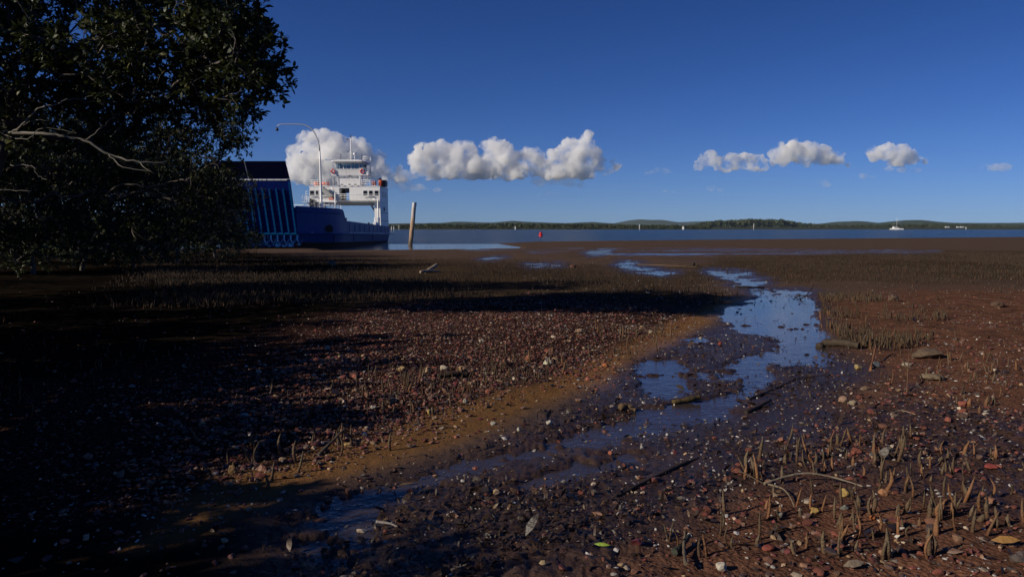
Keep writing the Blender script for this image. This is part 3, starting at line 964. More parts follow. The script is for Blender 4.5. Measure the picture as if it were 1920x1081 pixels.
# legs
lg = MB()
lx0, lx1 = X_(702.5), XBR
lg.hexa([(lx0, FY + .15, 3.0), (-25.97, FY + .15, 3.0), (-25.97, 156.4, 3.0), (lx0, 156.4, 3.0), (lx0, FY + .15, ZB - .021), (lx1, FY + .15, ZB - .021), (lx1, 156.4, ZB - .021), (lx0, 156.4, ZB - .021)])
leg_o = fp(lg, "leg", M_WHITE)
l2 = MB()
l2.box(XBL, XBL + .9, FY + .15, 156.4, 3.0, ZB - .021)
fp(l2, "leg", M_WHITE)
vt = MB()
vt.box(-26.02, -25.93, 151, 151.8, 6.4, 7.2)
for z in (4.4, 6.0): vt.box(-26.15, -25.95, FY + .3, 156.2, z, z + .06)
fp(vt, "side_vent", M_BLACK, leg_o)
kb = MB()
kb.hexa([(lx0, FY + .4, 6.4), (lx0 + .01, FY + .4, 6.0), (lx0 + .01, FY + .7, 6.0), (lx0, FY + .7, 6.4), (lx0 - 1.2, FY + .4, ZB - .05), (lx0 - .7, FY + .4, ZB - .05), (lx0 - .7, FY + .7, ZB - .05), (lx0 - 1.2, FY + .7, ZB - .05)])
fp(kb, "knee_brace", M_GREY)
eb = MB()
eb.box(X_(703, 146), X_(711.5, 146), 145.2, 146.6, 3.1, Z_(407.5, 146), .08)
eb.box(X_(701.5, 146), X_(707, 146), 144.8, 145.2, 3.1, Z_(416, 146))
fp(eb, "deck_locker", M_WHITE)
po = MB()
po.tube([(X_(709.3, 145.5), 145.5, 3.2), (X_(709, 145.5), 145.5, Z_(375, 145.5))], .13, 8)
po.tube([(X_(709, 145.5), 145.5, Z_(376.5, 145.5)), (X_(700, 145.5), 145.5, Z_(373, 145.5))], .09, 6)
fp(po, "davit", M_WHITE)
p2 = MB()
p2.tube([(X_(630, 143), 143, 2.4), (X_(629.5, 143), 143, Z_(361, 143))], .13, 8)
p2.tube([(X_(629.5, 143), 143, Z_(361.5, 143)), (X_(622, 143), 143, Z_(350, 143))], .10, 6)
fp(p2, "stair_post", M_WHITE)
# slanting stair from the upper deck down to the walkway
st = MB()
ax, az, bx_, bz = X_(607, 146), Z_(351, 146), X_(627, 146), Z_(367, 146)
st.hexa([(ax, 145.2, az - .9), (bx_ - .9, 145.2, bz - .35), (bx_ - .9, 146.6, bz - .35), (ax, 146.6, az - .9), (ax + .1, 145.2, az), (bx_, 145.2, bz), (bx_, 146.6, bz), (ax + .1, 146.6, az)])
for k in range(9):
    t = k / 8
    st.box(ax + (bx_ - ax) * t, ax + (bx_ - ax) * t + .3, 145.2, 146.6, az + (bz - az) * t, az + (bz - az) * t + .06)
fp(st, "stair", M_GREY)
# tower and wheelhouse
tx0, tx1 = X_(632), X_(676.2)
tw = MB()
tw.box(tx0, tx1, FY + .4, 152.5, ZT + .1, Z_(328))
tw.box(tx0, tx1, FY + .38, FY + .42, Z_(337.6), Z_(337.2))
tw.box(tx0 - .02, tx1 + .02, FY + .3, 152.6, Z_(328), Z_(326))
tw.hexa([(tx0 - .05, FY + .3, Z_(326)), (tx1 + .05, FY + .3, Z_(326)), (tx1 + .05, 152, Z_(326)), (tx0 - .05, 152, Z_(326)), (tx0 - .05, FY + .15, Z_(317)), (tx1 + .05, FY + .15, Z_(317)), (tx1 + .05, 152.1, Z_(317)), (tx0 - .05, 152.1, Z_(317))])
two = fp(tw, "tower", M_WHITE)
wh = MB()   # the wheelhouse window frames: posts between the panes
zw0, zw1 = Z_(317), Z_(305.5)
wx0, wx1 = tx0 - .1, X_(680.5)
def post(xa_, xb_, y0, y1, sl=.0):
    wh.hexa([(xa_, y0, zw0), (xb_, y0, zw0), (xb_, y1, zw0), (xa_, y1, zw0), (xa_ + sl, y0 - .25, zw1), (xb_ + sl, y0 - .25, zw1), (xb_ + sl, y1 - .25, zw1), (xa_ + sl, y1 - .25, zw1)])
for pxx in (632, 645.6, 659.8, 675, 680.8):
    post(X_(pxx) - .06, X_(pxx) + .06, FY + .2, FY + .35)
for pxx in (638.5, 652, 667):
    post(X_(pxx) - .025, X_(pxx) + .025, FY + .22, FY + .3)
for y in (149.3, 151.6):
    wh.box(wx1 - .1, wx1 + .02, y, y + .14, zw0, zw1)
    wh.box(wx0 - .02, wx0 + .1, y, y + .14, zw0, zw1)
wh.box(wx0, wx1, FY + .12, 152, zw0 - .06, zw0 + .05)
fp(wh, "wheelhouse", M_WHITE)
gl = MB()
gl.box(wx0 + .02, wx1 - .02, FY + .24, FY + .27, zw0 + .05, zw1 - .02)
fp(gl, "wheelhouse_window", M_CLEAR)
gl = MB()
gl.box(wx0 + .02, wx1 - .02, 151.8, 151.83, zw0 + .05, zw1 - .02)
fp(gl, "wheelhouse_window", M_CLEAR)
ins = MB()
ins.box(X_(640), X_(668), FY + 1.8, FY + 2.0, zw0, zw0 + .3)
ins.box(X_(649), X_(657), FY + 1.0, FY + 1.8, zw0, Z_(312.4))
ins.box(X_(651.5), X_(654.5), FY + 1.2, FY + 1.6, Z_(312.4), Z_(310.2))
ins.box(X_(664), X_(667), FY + 1.0, FY + 1.6, zw0, Z_(311))
ins.box(wx0 + .1, X_(638), FY + 2, FY + 2.4, zw0, zw1)
ins.box(wx0 + .1, wx1 - .1, FY + 4.5, FY + 4.6, zw1 - .45, zw1)
ins.box(X_(641), X_(643), FY + 1.2, FY + 1.6, zw0, Z_(309))
fp(ins, "wheelhouse_console", M_BLACK)
rf = MB()
rx0, rx1 = X_(624), X_(687)
def oct_(x0, x1, y0, y1, b): return [(x0 + b, y0), (x1 - b, y0), (x1, y0 + b), (x1, y1 - b), (x1 - b, y1), (x0 + b, y1), (x0, y1 - b), (x0, y0 + b)]
zr = Z_(303.4)
rf.prism(oct_(rx0, rx1, FY - .9, 153.2, .5), zr, zr + .15)
rf.prism(oct_(rx0 + .02, rx1 - .02, FY - .88, 153.18, .5), zr + .15, zr + .42, oct_(rx0 + 1.0, rx1 - 1.0, FY - .1, 152.6, .4))
rf.prism(oct_(wx0 + .05, wx1 - .05, FY + .05, 152.0, .3), zw1 - .05, zr, oct_(rx0 + .1, rx1 - .1, FY - .8, 153.1, .5))
fp(rf, "wheelhouse_roof", M_WHITE)
# wing platforms
for (a, b) in ((622.3, 631.9), (676.4, 691.8)):
    wg = MB()
    wg.box(X_(a), X_(b), FY + .2, 149.5, Z_(328.4), Z_(327.2))
    wg.box(X_(a), X_(b), FY + .18, FY + .22, Z_(327.2), Z_(321.5))
    ww = fp(wg, "wing_platform", M_WHITE)
def railing(path, h, n_rails=3, every=1.4, r=.03, name="railing", m=None, parent=ferry):
    mb = MB()
    path = [Vector(p) for p in path]
    for a, b in zip(path[:-1], path[1:]):
        L = (b - a).length
        n = max(1, round(L / every))
        for i in range(n + 1):
            p = a.lerp(b, i / n)
            mb.tube([p, p + Vector((0, 0, h))], r * 1.1, 5)
        for k in range(n_rails):
            z = h * (k + 1) / n_rails
            mb.tube([a + Vector((0, 0, z)), b + Vector((0, 0, z))], r, 5)
    return fp(mb, name, m or M_WHITE, parent)
zt = ZT + .1
railing([(XBL + .1, 156, zt), (XBL + .1, FY + .1, zt), (tx0 - .6, FY + .1, zt)], 1.15, 3, r=.04)
railing([(tx1 + .3, FY + .1, zt), (XBR - .3, FY + .1, zt), (XBR - .3, 156, zt)], 1.15, 3, r=.04)
railing([(X_(629), FY - 1.1, z0d), (XBR + .1, FY - 1.1, z0d)], 1.2, 3, 2.0, r=.03)
wbox("walkway", M_GREY, X_(629), XBR, FY - 1.15, FY - .15, z0d - .12, z0d - .02)
railing([(X_(622.3), FY + .2, Z_(321.5)), (X_(622.3), 149.4, Z_(321.5))], .5, 1, r=.03)
railing([(X_(691.8), FY + .2, Z_(327)), (X_(691.8), 149.4, Z_(327))], 1.2, 3, r=.035)
railing([(X_(676.6), FY + .2, Z_(327)), (X_(691.8), FY + .2, Z_(327))], 1.2, 3, r=.035)
railing([(-30.6, 104.4, 4.75), (side_x(107) - .25, 107, 5.8), (side_x(110) - .25, 110, 5.8), (XR - .25, 114, 5.5)], .95, 3, 1.1, r=.03)
railing([(-33.6, 114.5, 5.0), (XR - 3, 114.5, 5.0), (XR - .4, 114.5, 5.0)], 1.5, 3, 1.1, r=.035)
railing([(X_(575, 145), 145, Z_(378, 145)), (X_(582, 145), 145, Z_(378, 145))], 2.0, 4, .7, r=.04)
railing([(XBL - .9, 145, Z_(378, 145)), (XBL - .9, 155, Z_(378, 145))], 1.2, 3, r=.03)
wbox("side_gallery", M_WHITE, XBL - 1.0, XBL - .02, 145, 155.5, ZB - .1, ZB)
# ladder cages beside the tower
for (a, b, y0, y1) in ((625, 630.5, 349, 328.5), (678, 683.5, 349, 328.5), (684, 690.5, 349, 328.5)):
    ld = MB()
    for x in (X_(a), X_(b)): ld.tube([(x, FY + .1, Z_(y0)), (x, FY + .1, Z_(y1))], .04, 5)
    for z in np.arange(Z_(y0), Z_(y1), .32): ld.tube([(X_(a), FY + .1, z), (X_(b), FY + .1, z)], .03, 4)
    fp(ld, "ladder", M_STEEL)
# frame with steps behind the wheelhouse
lf = MB()
for x in (X_(678), X_(691.6)): lf.tube([(x, 149.8, Z_(328)), (x, 149.8, Z_(291))], .06, 6)
for z in np.arange(Z_(303), Z_(290.5), .42): lf.tube([(X_(678), 149.8, z), (X_(691.6), 149.8, z)], .035, 5)
lf.tube([(X_(678), 149.8, Z_(291)), (X_(691.6), 149.8, Z_(291))], .06, 6)
fp(lf, "roof_access_frame", M_WHITE)
# masts
ms = MB()
mx = X_(657)
ms.tube([(mx, 149, zr + .3), (mx, 149, Z_(257))], [.16, .09], 8)
ms.tube([(X_(651.5), 149, Z_(283.2)), (X_(660.5), 149, Z_(283.2))], .04, 5)
mso = fp(ms, "mast", M_WHITE)
mt = MB()
mt.tube([(mx, 149, Z_(257)), (mx, 149, Z_(250.5))], .09, 8)
fp(mt, "mast_tip", M_BLACK, mso); mt = MB()
mt.lathe((X_(650.8), 149, Z_(284)), [(.02, 0), (.11, .03), (.12, .2), (.02, .27)], 8)
fp(mt, "masthead_lamp", M_BLACK, mso); mt = MB()
mt.lathe((X_(650.6), 149, Z_(260)), [(.02, 0), (.1, .03), (.1, .25), (.02, .3)], 8)
mt.tube([(X_(650.6), 149, Z_(259)), (mx, 149, Z_(262.5))], .02, 4)
fp(mt, "masthead_lamp", M_BLACK, mso)
rd = MB()
rd.tube([(X_(664.2), 148.6, zr + .3), (X_(664.2), 148.6, Z_(289))], .06, 6)
rd.lathe((X_(664), 148.6, Z_(289.5)), [(.05, 0), (.28, .08), (.34, .25), (.26, .42), (.06, .5)], 14)
fp(rd, "satellite_dome", M_WHITE)
r2 = MB()
r2.lathe((X_(652), 148.4, zr + .3), [(.3, 0), (.3, .12), (.12, .16), (.12, .4)], 12)
r2.box(X_(649), X_(655), 148.3, 148.5, zr + .7, zr + .84)
fp(r2, "radar_scanner", M_STEEL)
for (pxx, y0, y1) in ((639.4, 300, 287.5), (678.6, 301, 288)):
    an = MB()
    an.tube([(X_(pxx), 148, Z_(y0)), (X_(pxx), 148, Z_(y1))], .035, 5)
    for z in np.arange(Z_(y0) + .1, Z_(y1), .3): an.lathe((X_(pxx), 148, z), [(.03, 0), (.08, .03), (.08, .1), (.03, .14)], 6)
    fp(an, "whip_aerial", M_BLACK)
# floodlights on the tower foot
for pxx in (632.5, 643, 657, 668):
    fb = MB()
    x, z = X_(pxx), Z_(346)
    fb.hexa([(x - .28, FY - .25, z - .12), (x + .2, FY - .25, z - .2), (x + .2, FY + .1, z - .05), (x - .28, FY + .1, z), (x - .2, FY - .3, z + .1), (x + .28, FY - .3, z), (x + .28, FY + .1, z + .12), (x - .2, FY + .1, z + .2)])
    fb.tube([(x, FY + .1, z), (x, FY + .4, z)], .04, 5)
    fp(fb, "floodlight", M_STEEL)
sg = MB(); sg.box(X_(618), X_(626.4), FY - .05, FY - .004, Z_(374.6), Z_(368.6))
sgo = fp(sg, "red_notice_board", M_ORANGE)
s2 = MB()
for k, z in enumerate((369.8, 371.4, 373.0)): s2.box(X_(619), X_(625.4), FY - .06, FY - .05, Z_(z + .5), Z_(z))
fp(s2, "notice_lines", M_WHITE, sgo)
cb = MB()
for (a, b) in ((583, 598), (601, 615), (684, 704)):
    cb.tube([(X_(a), FY - .12, Z_(368.6)), (X_(b), FY - .12, Z_(368.8))], .06, 5)
    for q in np.linspace(a + 2, b - 2, 3): cb.tube([(X_(q), FY - .12, Z_(368.6)), (X_(q + .8), FY - .12, Z_(372))], .03, 4)
fp(cb, "fender_pipe", M_STEEL)
# name board
M_NAME = painted("name_paint", (0.10, 0.13, 0.19), .6, (0.1, 0.1, 0.1), .1)
def text_mesh(body, name, size, m, loc, parent, width=None):
    cu = bpy.data.curves.new(name, 'FONT')
    cu.body = body; cu.size = size; cu.align_x = 'CENTER'; cu.align_y = 'CENTER'; cu.extrude = .012; cu.resolution_u = 3
    o = bpy.data.objects.new(name, cu); link(o)
    dg = bpy.context.evaluated_depsgraph_get(); dg.update()
    me = bpy.data.meshes.new_from_object(o.evaluated_get(dg))
    bpy.data.objects.remove(o)
    me.materials.clear(); me.materials.append(m)
    if width:
        xs = [v.co.x for v in me.vertices]; k = width / (max(xs) - min(xs))
        for v in me.vertices: v.co.x *= k
    t = bpy.data.objects.new(name, me); link(t, parent)
    off = Vector((0, 0, 0)); q = parent
    while q is not None: off += q.location; q = q.parent
    t.location = Vector(loc) - off
    t.rotation_euler = (math.pi / 2, 0, 0)
    return t
# the tower part sits at -ferry origin, so text parented to the ferry itself
text_mesh("STRADBROKE VENTURE", "ship_name", .66, M_NAME, ((tx0 + tx1) / 2 - .05, FY + .385, Z_(332.2)), ferry, 4.25)
lg_ = MB()
lx, lz = X_(655), Z_(329.6)
lg_.add([(lx - .45, FY + .36, lz + .12), (lx - .1, FY + .36, lz + .28), (lx + .35, FY + .36, lz + .1), (lx + .55, FY + .36, lz - .12), (lx + .1, FY + .36, lz + .08), (lx - .2, FY + .36, lz + .14)], [(0, 1, 2, 3, 4, 5)])
lg_.add([(lx - .05, FY + .355, lz + .06), (lx + .2, FY + .355, lz - .02), (lx + .1, FY + .355, lz - .3), (lx + .02, FY + .355, lz - .05)], [(0, 1, 2, 3)])
fp(lg_, "bird_emblem", M_BLACK)
# windlass and fittings on the bow deck
wd = MB()
for (a, y, b0, b1, r) in ((583, 112, 389, 372, .13), (586, 112, 389, 374, .18), (590, 111.5, 389, 376, .16), (594, 112, 389, 379, .1)):
    wd.tube([(X_(a, y), y, Z_(b0, y)), (X_(a + .5, y), y, Z_(b1, y))], r, 7)
wd.lathe((X_(588, 112), 112, Z_(386, 112)), [(.5, 0), (.6, .1), (.3, .2), (.3, .6), (.6, .7), (.5, .8)], 12)
wd.tube([(X_(580, 112), 112, Z_(382, 112)), (X_(597, 112), 112, Z_(381, 112))], .12, 7)
wd.tube([(X_(582, 112), 112, Z_(376, 112)), (X_(592, 112), 112, Z_(373.5, 112))], .06, 6)
fp(wd, "windlass", M_BLACK)
for (a, y) in ((646.5, 116.2), (648.5, 116.6)):
    bl = MB()
    bl.lathe((X_(a, y), y, top_z(y)), [(.16, 0), (.16, .3), (.24, .34), (.24, .42), (.1, .46)], 10)
    fp(bl, "bollard", M_BLACK)
bl = MB()
bl.lathe((X_(691.5, 140), 140, top_z(140)), [(.16, 0), (.16, .3), (.22, .34), (.1, .4)], 10)
fp(bl, "bollard", M_BLACK)
sc = MB()
for y in np.arange(118, 150, 2.3):
    sc.box(side_x(y) - .02, side_x(y) + .26, y, y + 1.4, 2.38 - .012 * (y - 104), 2.46 - .012 * (y - 104))
fp(sc, "rub_rail_plate", M_WHITE)

# things that hang on or stand on the ferry
def life_ring(px, py, label):
    c = Vector((X_(px), FY + .06, Z_(py)))
    e = empty("life_ring", c)
    tag(e, label, "life ring", "life rings on the wheelhouse wings")
    n, k = 28, 8
    v, f, mi = [], [], []
    for i in range(n):
        a = 2 * math.pi * i / n
        for j in range(k):
            b = 2 * math.pi * j / k
            rr = .36 + .12 * math.cos(b)
            v.append((rr * math.cos(a), .08 * math.sin(b), rr * math.sin(a)))
    for i in range(n):
        for j in range(k):
            f.append((i * k + j, i * k + (j + 1) % k, ((i + 1) % n) * k + (j + 1) % k, ((i + 1) % n) * k + j))
    np_obj("float_ring", v, np.array(f), M_REDP, parent=e, smooth=True)
    mb = MB()
    for q in range(4):
        a = math.pi / 4 + q * math.pi / 2
        mb.tube([(.27 * math.cos(a), -.1, .27 * math.sin(a)), (.46 * math.cos(a), -.1, .46 * math.sin(a))], .05, 6)
    mb.build("rope_band", M_WHITE, e)
life_ring(626.2, 321, "red life ring on the wing nearer the street lamp, by the wheelhouse")
life_ring(680.6, 321, "red life ring on the wing below the roof access frame, by the wheelhouse")
def raft(px0, px1, py0, py1, label):
    c = (X_((px0 + px1) / 2), FY + 1.2, Z_(py1))
    e = empty("life_raft_canister", c)
    tag(e, label, "life raft", "orange life raft canisters")
    w = (px1 - px0) / F * (FY) / 2; h = (py1 - py0) / F * FY
    mb = MB()
    mb.tube([(-w, 0, h / 2), (-w * .9, 0, h / 2), (w * .9, 0, h / 2), (w, 0, h / 2)], [h * .3, h * .48, h * .48, h * .3], 14)
    mb.build("shell", M_ORANGE, e)
    m2 = MB()
    for q in (-.5, .5): m2.tube([(w * q - .04, 0, h / 2), (w * q + .04, 0, h / 2)], h * .51, 14)
    m2.box(-w * .8, w * .8, -.3, .3, -.02, .1)
    m2.build("strap", M_WHITE, e)
raft(588, 598.5, 339.5, 348, "orange life raft canister on the deck corner left of the street lamp")
raft(602.5, 616, 340, 347.5, "orange life raft canister on the upper deck just right of the street lamp")
raft(696, 704.5, 338.5, 348, "orange life raft canister beside the upright red rescue tube")
rt = empty("rescue_tube", (X_(712), FY + 1.5, ZT + .1))
tag(rt, "tall rounded red rescue boat hull standing on end at the deck's corner", "rescue boat")
mb = MB()
mb.tube([(0, 0, 0), (0, 0, .15), (0, 0, 1.2), (-.05, 0, 1.5), (-.1, 0, 1.62)], [.34, .42, .44, .33, .10], 16)
mb.build("shell", M_ORANGE, rt)
m2 = MB(); m2.box(.35, 1.0, .1, 2.6, .0, 1.25, .15); m2.build("dark_cradle", M_BLACK, rt)

# street lamp beyond the bow bulwark
lamp = empty("street_lamp", (at(603, 400, 113)[0], 113, 4.75))
tag(lamp, "tall white street lamp with a curved outreach arm, standing at the ferry's bow", "street lamp")
L0 = lamp.location
pm = MB()
pth = [(603, 391), (602.6, 385), (602.4, 380), (600.2, 300), (599.3, 283)]
rad = [.30, .30, .19, .13, .12]
pts = [Vector(at(a, b, 113)) - L0 for a, b in pth]
pts[0].z = 0
pm.tube(pts, rad, 12)
pm.build("pole", M_WHITE, lamp)
am = MB()
ap = [(599.3, 283), (598.5, 274), (596, 263), (590.5, 250), (583, 240.5), (576, 236), (568, 233.6), (558, 233), (540, 232.8), (526, 233), (521, 235), (519.5, 239)]
am.tube([Vector(at(a, b, 113)) - L0 for a, b in ap], [.11, .10, .09, .085, .08, .075, .07, .07, .06, .055, .05, .05], 8)
am.build("outreach_arm", M_STEEL, lamp)
hm = MB()
hm.lathe(Vector(at(519.6, 245.5, 113)) - L0, [(.12, 0), (.22, .06), (.22, .3), (.1, .42), (.08, .55)], 12)
hm.build("lamp_head", M_BLACK, lamp)
cm = MB()
cm.lathe(Vector((pts[2].x, pts[2].y, pts[2].z - .12)), [(.2, 0), (.34, .03), (.34, .17), (.2, .22)], 14)
cm.build("collar", M_WHITE, lamp)

# mooring pile in the shallows
pb = Vector((at(769, 460, 126)[0], 126, -.4))
pile = empty("mooring_pile", pb)
tag(pile, "leaning weathered timber mooring pile with a pale capped top, in the shallows", "mooring pile")
pt = Vector(at(777.2, 379.5, 126)) - pb
def pile_tube(t0, t1, r0, r1, name, m, n=18, wob=.03):
    v, f = [], []
    ns = 14
    for i in range(ns + 1):
        t = t0 + (t1 - t0) * i / ns
        c = pt * t
        for k in range(n):
            a = 2 * math.pi * k / n
            r = (r0 + (r1 - r0) * i / ns) * (1 + wob * mnoise.noise(Vector((math.cos(a) * 1.5, math.sin(a) * 1.5, t * 7))))
            v.append((c.x + r * math.cos(a), c.y + r * math.sin(a), c.z))
    for i in range(ns):
        for k in range(n):
            f.append((i * n + k, i * n + (k + 1) % n, (i + 1) * n + (k + 1) % n, (i + 1) * n + k))
    me = bpy.data.meshes.new(name)
    f.append(tuple(ns * n + k for k in range(n)))
    me.from_pydata(v, [], f); me.materials.append(m)
    return link(bpy.data.objects.new(name, me), pile)
def wood_pole_mat():
    m, n, l, p = mat("pile_timber")
    c = coords(n, l)
    mp = n.new("ShaderNodeMapping"); mp.inputs["Scale"].default_value = (3, 3, .35)
    l.new(c, mp.inputs[0])
    t = noise_tex(n, l, mp.outputs[0], 3, 6, .65)
    s = n.new("ShaderNodeSeparateXYZ"); l.new(c, s.inputs[0])
    col = ramp(n, l, t.outputs[0], [(.3, (.13, .095, .07)), (.5, (.30, .23, .17)), (.7, (.40, .33, .26))])
    zf = ramp(n, l, fmath(n, l, 'MULTIPLY_ADD', s.outputs[2], .125, .0), [(.12, (.02, .016, .012)), (.28, (.42, .26, .15)), (.55, (.52, .33, .20)), (.7, (.62, .58, .54))])
    l.new(mix(n, l, .62, col, zf), p.inputs["Base Color"])
    p.inputs["Roughness"].default_value = .8
    l.new(bump(n, l, t.outputs[0], .8, .05), p.inputs["Normal"])
    return m
M_PILE = wood_pole_mat()
pile_tube(0, .89, .37, .36, "timber_shaft", M_PILE, wob=.10)
pile_tube(.885, 1.0, .39, .38, "pale_sleeve", M_STEEL)

# red channel buoy, yacht, channel markers, far piles
def buoy():
    X, Y = at(1014, 442.5, 262)[0], 262
    e = empty("channel_buoy", (X, Y, 0))
    tag(e, "red can-shaped channel buoy floating out beyond the sand spit", "buoy")
    mb = MB(); mb.lathe((0, 0, -.5), [(.5, 0), (.76, .3), (.80, .8), (.62, .95)], 20); mb.build("float", M_REDP, e)
    mb = MB(); mb.lathe((0, 0, .55), [(.56, -.12), (.50, .6), (.36, .9), (.28, .95)], 20); mb.build("red_body", M_REDP, e)
    mb = MB(); mb.lathe((0, 0, 1.5), [(.1, 0), (.1, .2), (.16, .22), (.12, .4)], 10); mb.build("lantern", M_BLACK, e)
buoy()
def yacht():
    Y = 1000.0
    c = at(1681, 431.4, Y)
    e = empty("catamaran_yacht", (c[0], Y, 0))
    tag(e, "white catamaran yacht with a bare mast moored far out near the opposite shore", "yacht")
    for s in (-2.6, 2.6):
        mb = MB()
        n = 12
        v, f = [], []
        for i in range(n + 1):
            t = i / n; x = -8 + 16 * t
            w = .9 * math.sin(math.pi * min(t * .9 + .12, 1)) ** .6
            v += [(x, s - w, 1.9 + .3 * t), (x, s - w * .6, -.3), (x, s + w * .6, -.3), (x, s + w, 1.9 + .3 * t)]
        for i in range(n):
            for k in range(4):
                f.append((i * 4 + k, i * 4 + (k + 1) % 4, (i + 1) * 4 + (k + 1) % 4, (i + 1) * 4 + k))
        f += [(0, 1, 2, 3), (n * 4 + 3, n * 4 + 2, n * 4 + 1, n * 4)]
        mb.add(v, f, True); mb.build("hull", M_WHITE, e)
    mb = MB(); mb.box(-7.4, 3.5, -3.3, 3.3, 1.1, 2.2); mb.build("bridge_deck", M_WHITE, e)
    mb = MB(); mb.hexa([(-5, -2.4, 2.2), (2.5, -2.4, 2.2), (2.5, 2.4, 2.2), (-5, 2.4, 2.2), (-4.6, -2, 3.9), (.8, -2, 3.7), (.8, 2, 3.7), (-4.6, 2, 3.9)]); cab = mb.build("cabin", M_WHITE, e)
    mb = MB(); mb.box(-4.2, 1.2, -2.43, -2.3, 2.75, 3.15); mb.build("window", M_GLASS, cab)
    mb = MB(); mb.tube([(0, 0, 2.2), (0, 0, 16.5)], [.16, .1], 8); mb.tube([(0, 0, 4.4), (-5.5, 0, 4.6)], .2, 8); mb.tube([(0, 0, 16), (7.6, 0, 2.2)], .035, 4); mb.tube([(0, 0, 16), (-7.2, 0, 2.2)], .035, 4)
    mb.build("mast", M_WHITE, e)
yacht()
def marker(px, Y, top_py, w, label, tri=True):
    w *= .7
    c = at(px, 430, Y)
    h = at(px, top_py, Y)[2]
    e = empty("channel_marker", (c[0], Y, -.5))
    tag(e, label, "channel marker", "channel markers across the bay")
    mb = MB(); mb.tube([(0, 0, 0), (0, 0, h + .5)], [w, w * .8], 8); mb.build("post", M_WHITE, e)
    mb = MB(); mb.box(-w * 1.15, w * 1.15, -w - .08, -w, h - 1.2, h - .2, 0); mb.build("daymark", M_WHITE, e)
marker(748, 900, 421.5, .35, "white channel marker just left of the leaning pile, across the water")
marker(1199, 1000, 420.6, .55, "white channel marker in front of the long blue hill")
marker(1413, 1000, 419.0, .45, "white channel marker in front of the tallest dark wooded shore")
marker(1811, 1300, 425.4, .7, "short white channel marker right of the yacht, near the far houses")
def far_pile(px, Y, top):
    c = at(px, 430, Y)
    mb = MB(); mb.tube([(c[0], Y, -.6), (c[0] + .1, Y, at(px, top, Y)[2])], [.3, .25], 7)
    mb.tube([(c[0] - .1, Y, at(px, top, Y)[2] - .1), (c[0] + .25, Y, at(px, top, Y)[2] + .05)], .33, 7)
    o = mb.build("far_mooring_post", M_STEEL, None, origin=(c[0], Y, 0))
    tag(o, "pale post standing in the water between the ferry's stern and the leaning pile", "post", "pale posts off the ferry's stern")
for px, top in ((734, 424), (738.5, 423.6)): far_pile(px, 520, top)
# ------------------------------------------------------------------ the opposite shore
def hill_material(name, a, b):
    m, n, l, p = mat(name)
    c = coords(n, l)
    t = noise_tex(n, l, c, .02, 6, .65)
    l.new(mix(n, l, t.outputs[0], a, b), p.inputs["Base Color"])
    p.inputs["Roughness"].default_value = .95
    p.inputs["Specular IOR Level"].default_value = .1
    l.new(bump(n, l, t.outputs[0], .8, 12), p.inputs["Normal"])
    return m
M_HILL = hill_material("wooded_hill", (.020, .034, .018), (.055, .070, .036))
def hills(prof, Y, depth, seed, rough):
    """a range of low hills whose skyline follows (px, height above the horizon line in px)"""
    P = np.array(prof, float)
    pxs = np.arange(P[0, 0], P[-1, 0], 5.0)
    hh = np.interp(pxs, P[:, 0], P[:, 1]) / F * Y + CAM_Z
    X = (pxs - 960) / F * Y
    rows = np.linspace(-1, 1, 18)
    v = []
    for r in rows:
        prof_r = max(1 - abs(r) ** 1.7, 0)
        n_ = fbm(X / (Y * .03) + 3, np.full_like(X, r * 2.5), 4, seed)
        z = (hh + 2) * prof_r * (1 + rough * n_) - 2
        v.append(np.stack([X * (1 + r * .02), np.full_like(X, Y) + r * depth / 2, z], 1))
    v = np.concatenate(v)
    nc = len(X)
    i = np.arange(len(rows) - 1)[:, None] * nc; j = np.arange(nc - 1)[None, :]
    q = np.stack([i + j, i + j + 1, i + nc + j + 1, i + nc + j], -1).reshape(-1, 4)
    o = np_obj("hills", v, q, M_HILL, smooth=True)
    tag(o, kind="structure")
hills([(1000, 0), (1080, 3), (1150, 8), (1180, 14), (1200, 15.5), (1240, 15), (1265, 11), (1300, 12), (1330, 13), (1400, 9), (1500, 5), (1600, 4), (1690, 8), (1712, 15), (1740, 11), (1800, 9), (1860, 9.5), (1930, 9), (2100, 10), (2300, 4)], 9000, 2500, 4, .12)
hills([(200, 6), (600, 7), (760, 8), (830, 9), (850, 11), (920, 10.5), (960, 12.5), (1000, 11), (1060, 9), (1110, 11), (1140, 9), (1200, 4), (1520, 5), (1570, 11), (1600, 12.5), (1640, 9), (1660, 10), (1700, 14), (1720, 13.5), (1760, 10), (1840, 9), (1920, 8), (2200, 8)], 4800, 1400, 9, .10)

def shore_land():
    M_SH = hill_material("far_shore_scrub", (.022, .030, .016), (.060, .060, .036))
    for (x0, x1, Y, h) in ((-2200, 1500, 1340, 3.0), (100, 4200, 2300, 4.0)):
        X = np.linspace(x0, x1, 240)
        ys = np.array([0, 30, 200, 900])
        zs = np.array([-1, h * .5, h, h * 1.2])
        A, B = np.meshgrid(X, ys)
        wob = 25 * fbm(A / 200, A * 0, 3, 2)
        z = np.repeat(zs[:, None], len(X), 1) + (fbm(A / 60, B / 60, 3, 6) * 1.0) * (B > 0)
        nc = len(X); i = np.arange(3)[:, None] * nc; j = np.arange(nc - 1)[None, :]
        q = np.stack([i + j, i + j + 1, i + nc + j + 1, i + nc + j], -1).reshape(-1, 4)
        o = np_obj("far_shore_land", np.stack([A.ravel(), (Y + B + wob).ravel(), z.ravel()], 1), q, M_SH, smooth=True)
        tag(o, kind="structure")
shore_land()
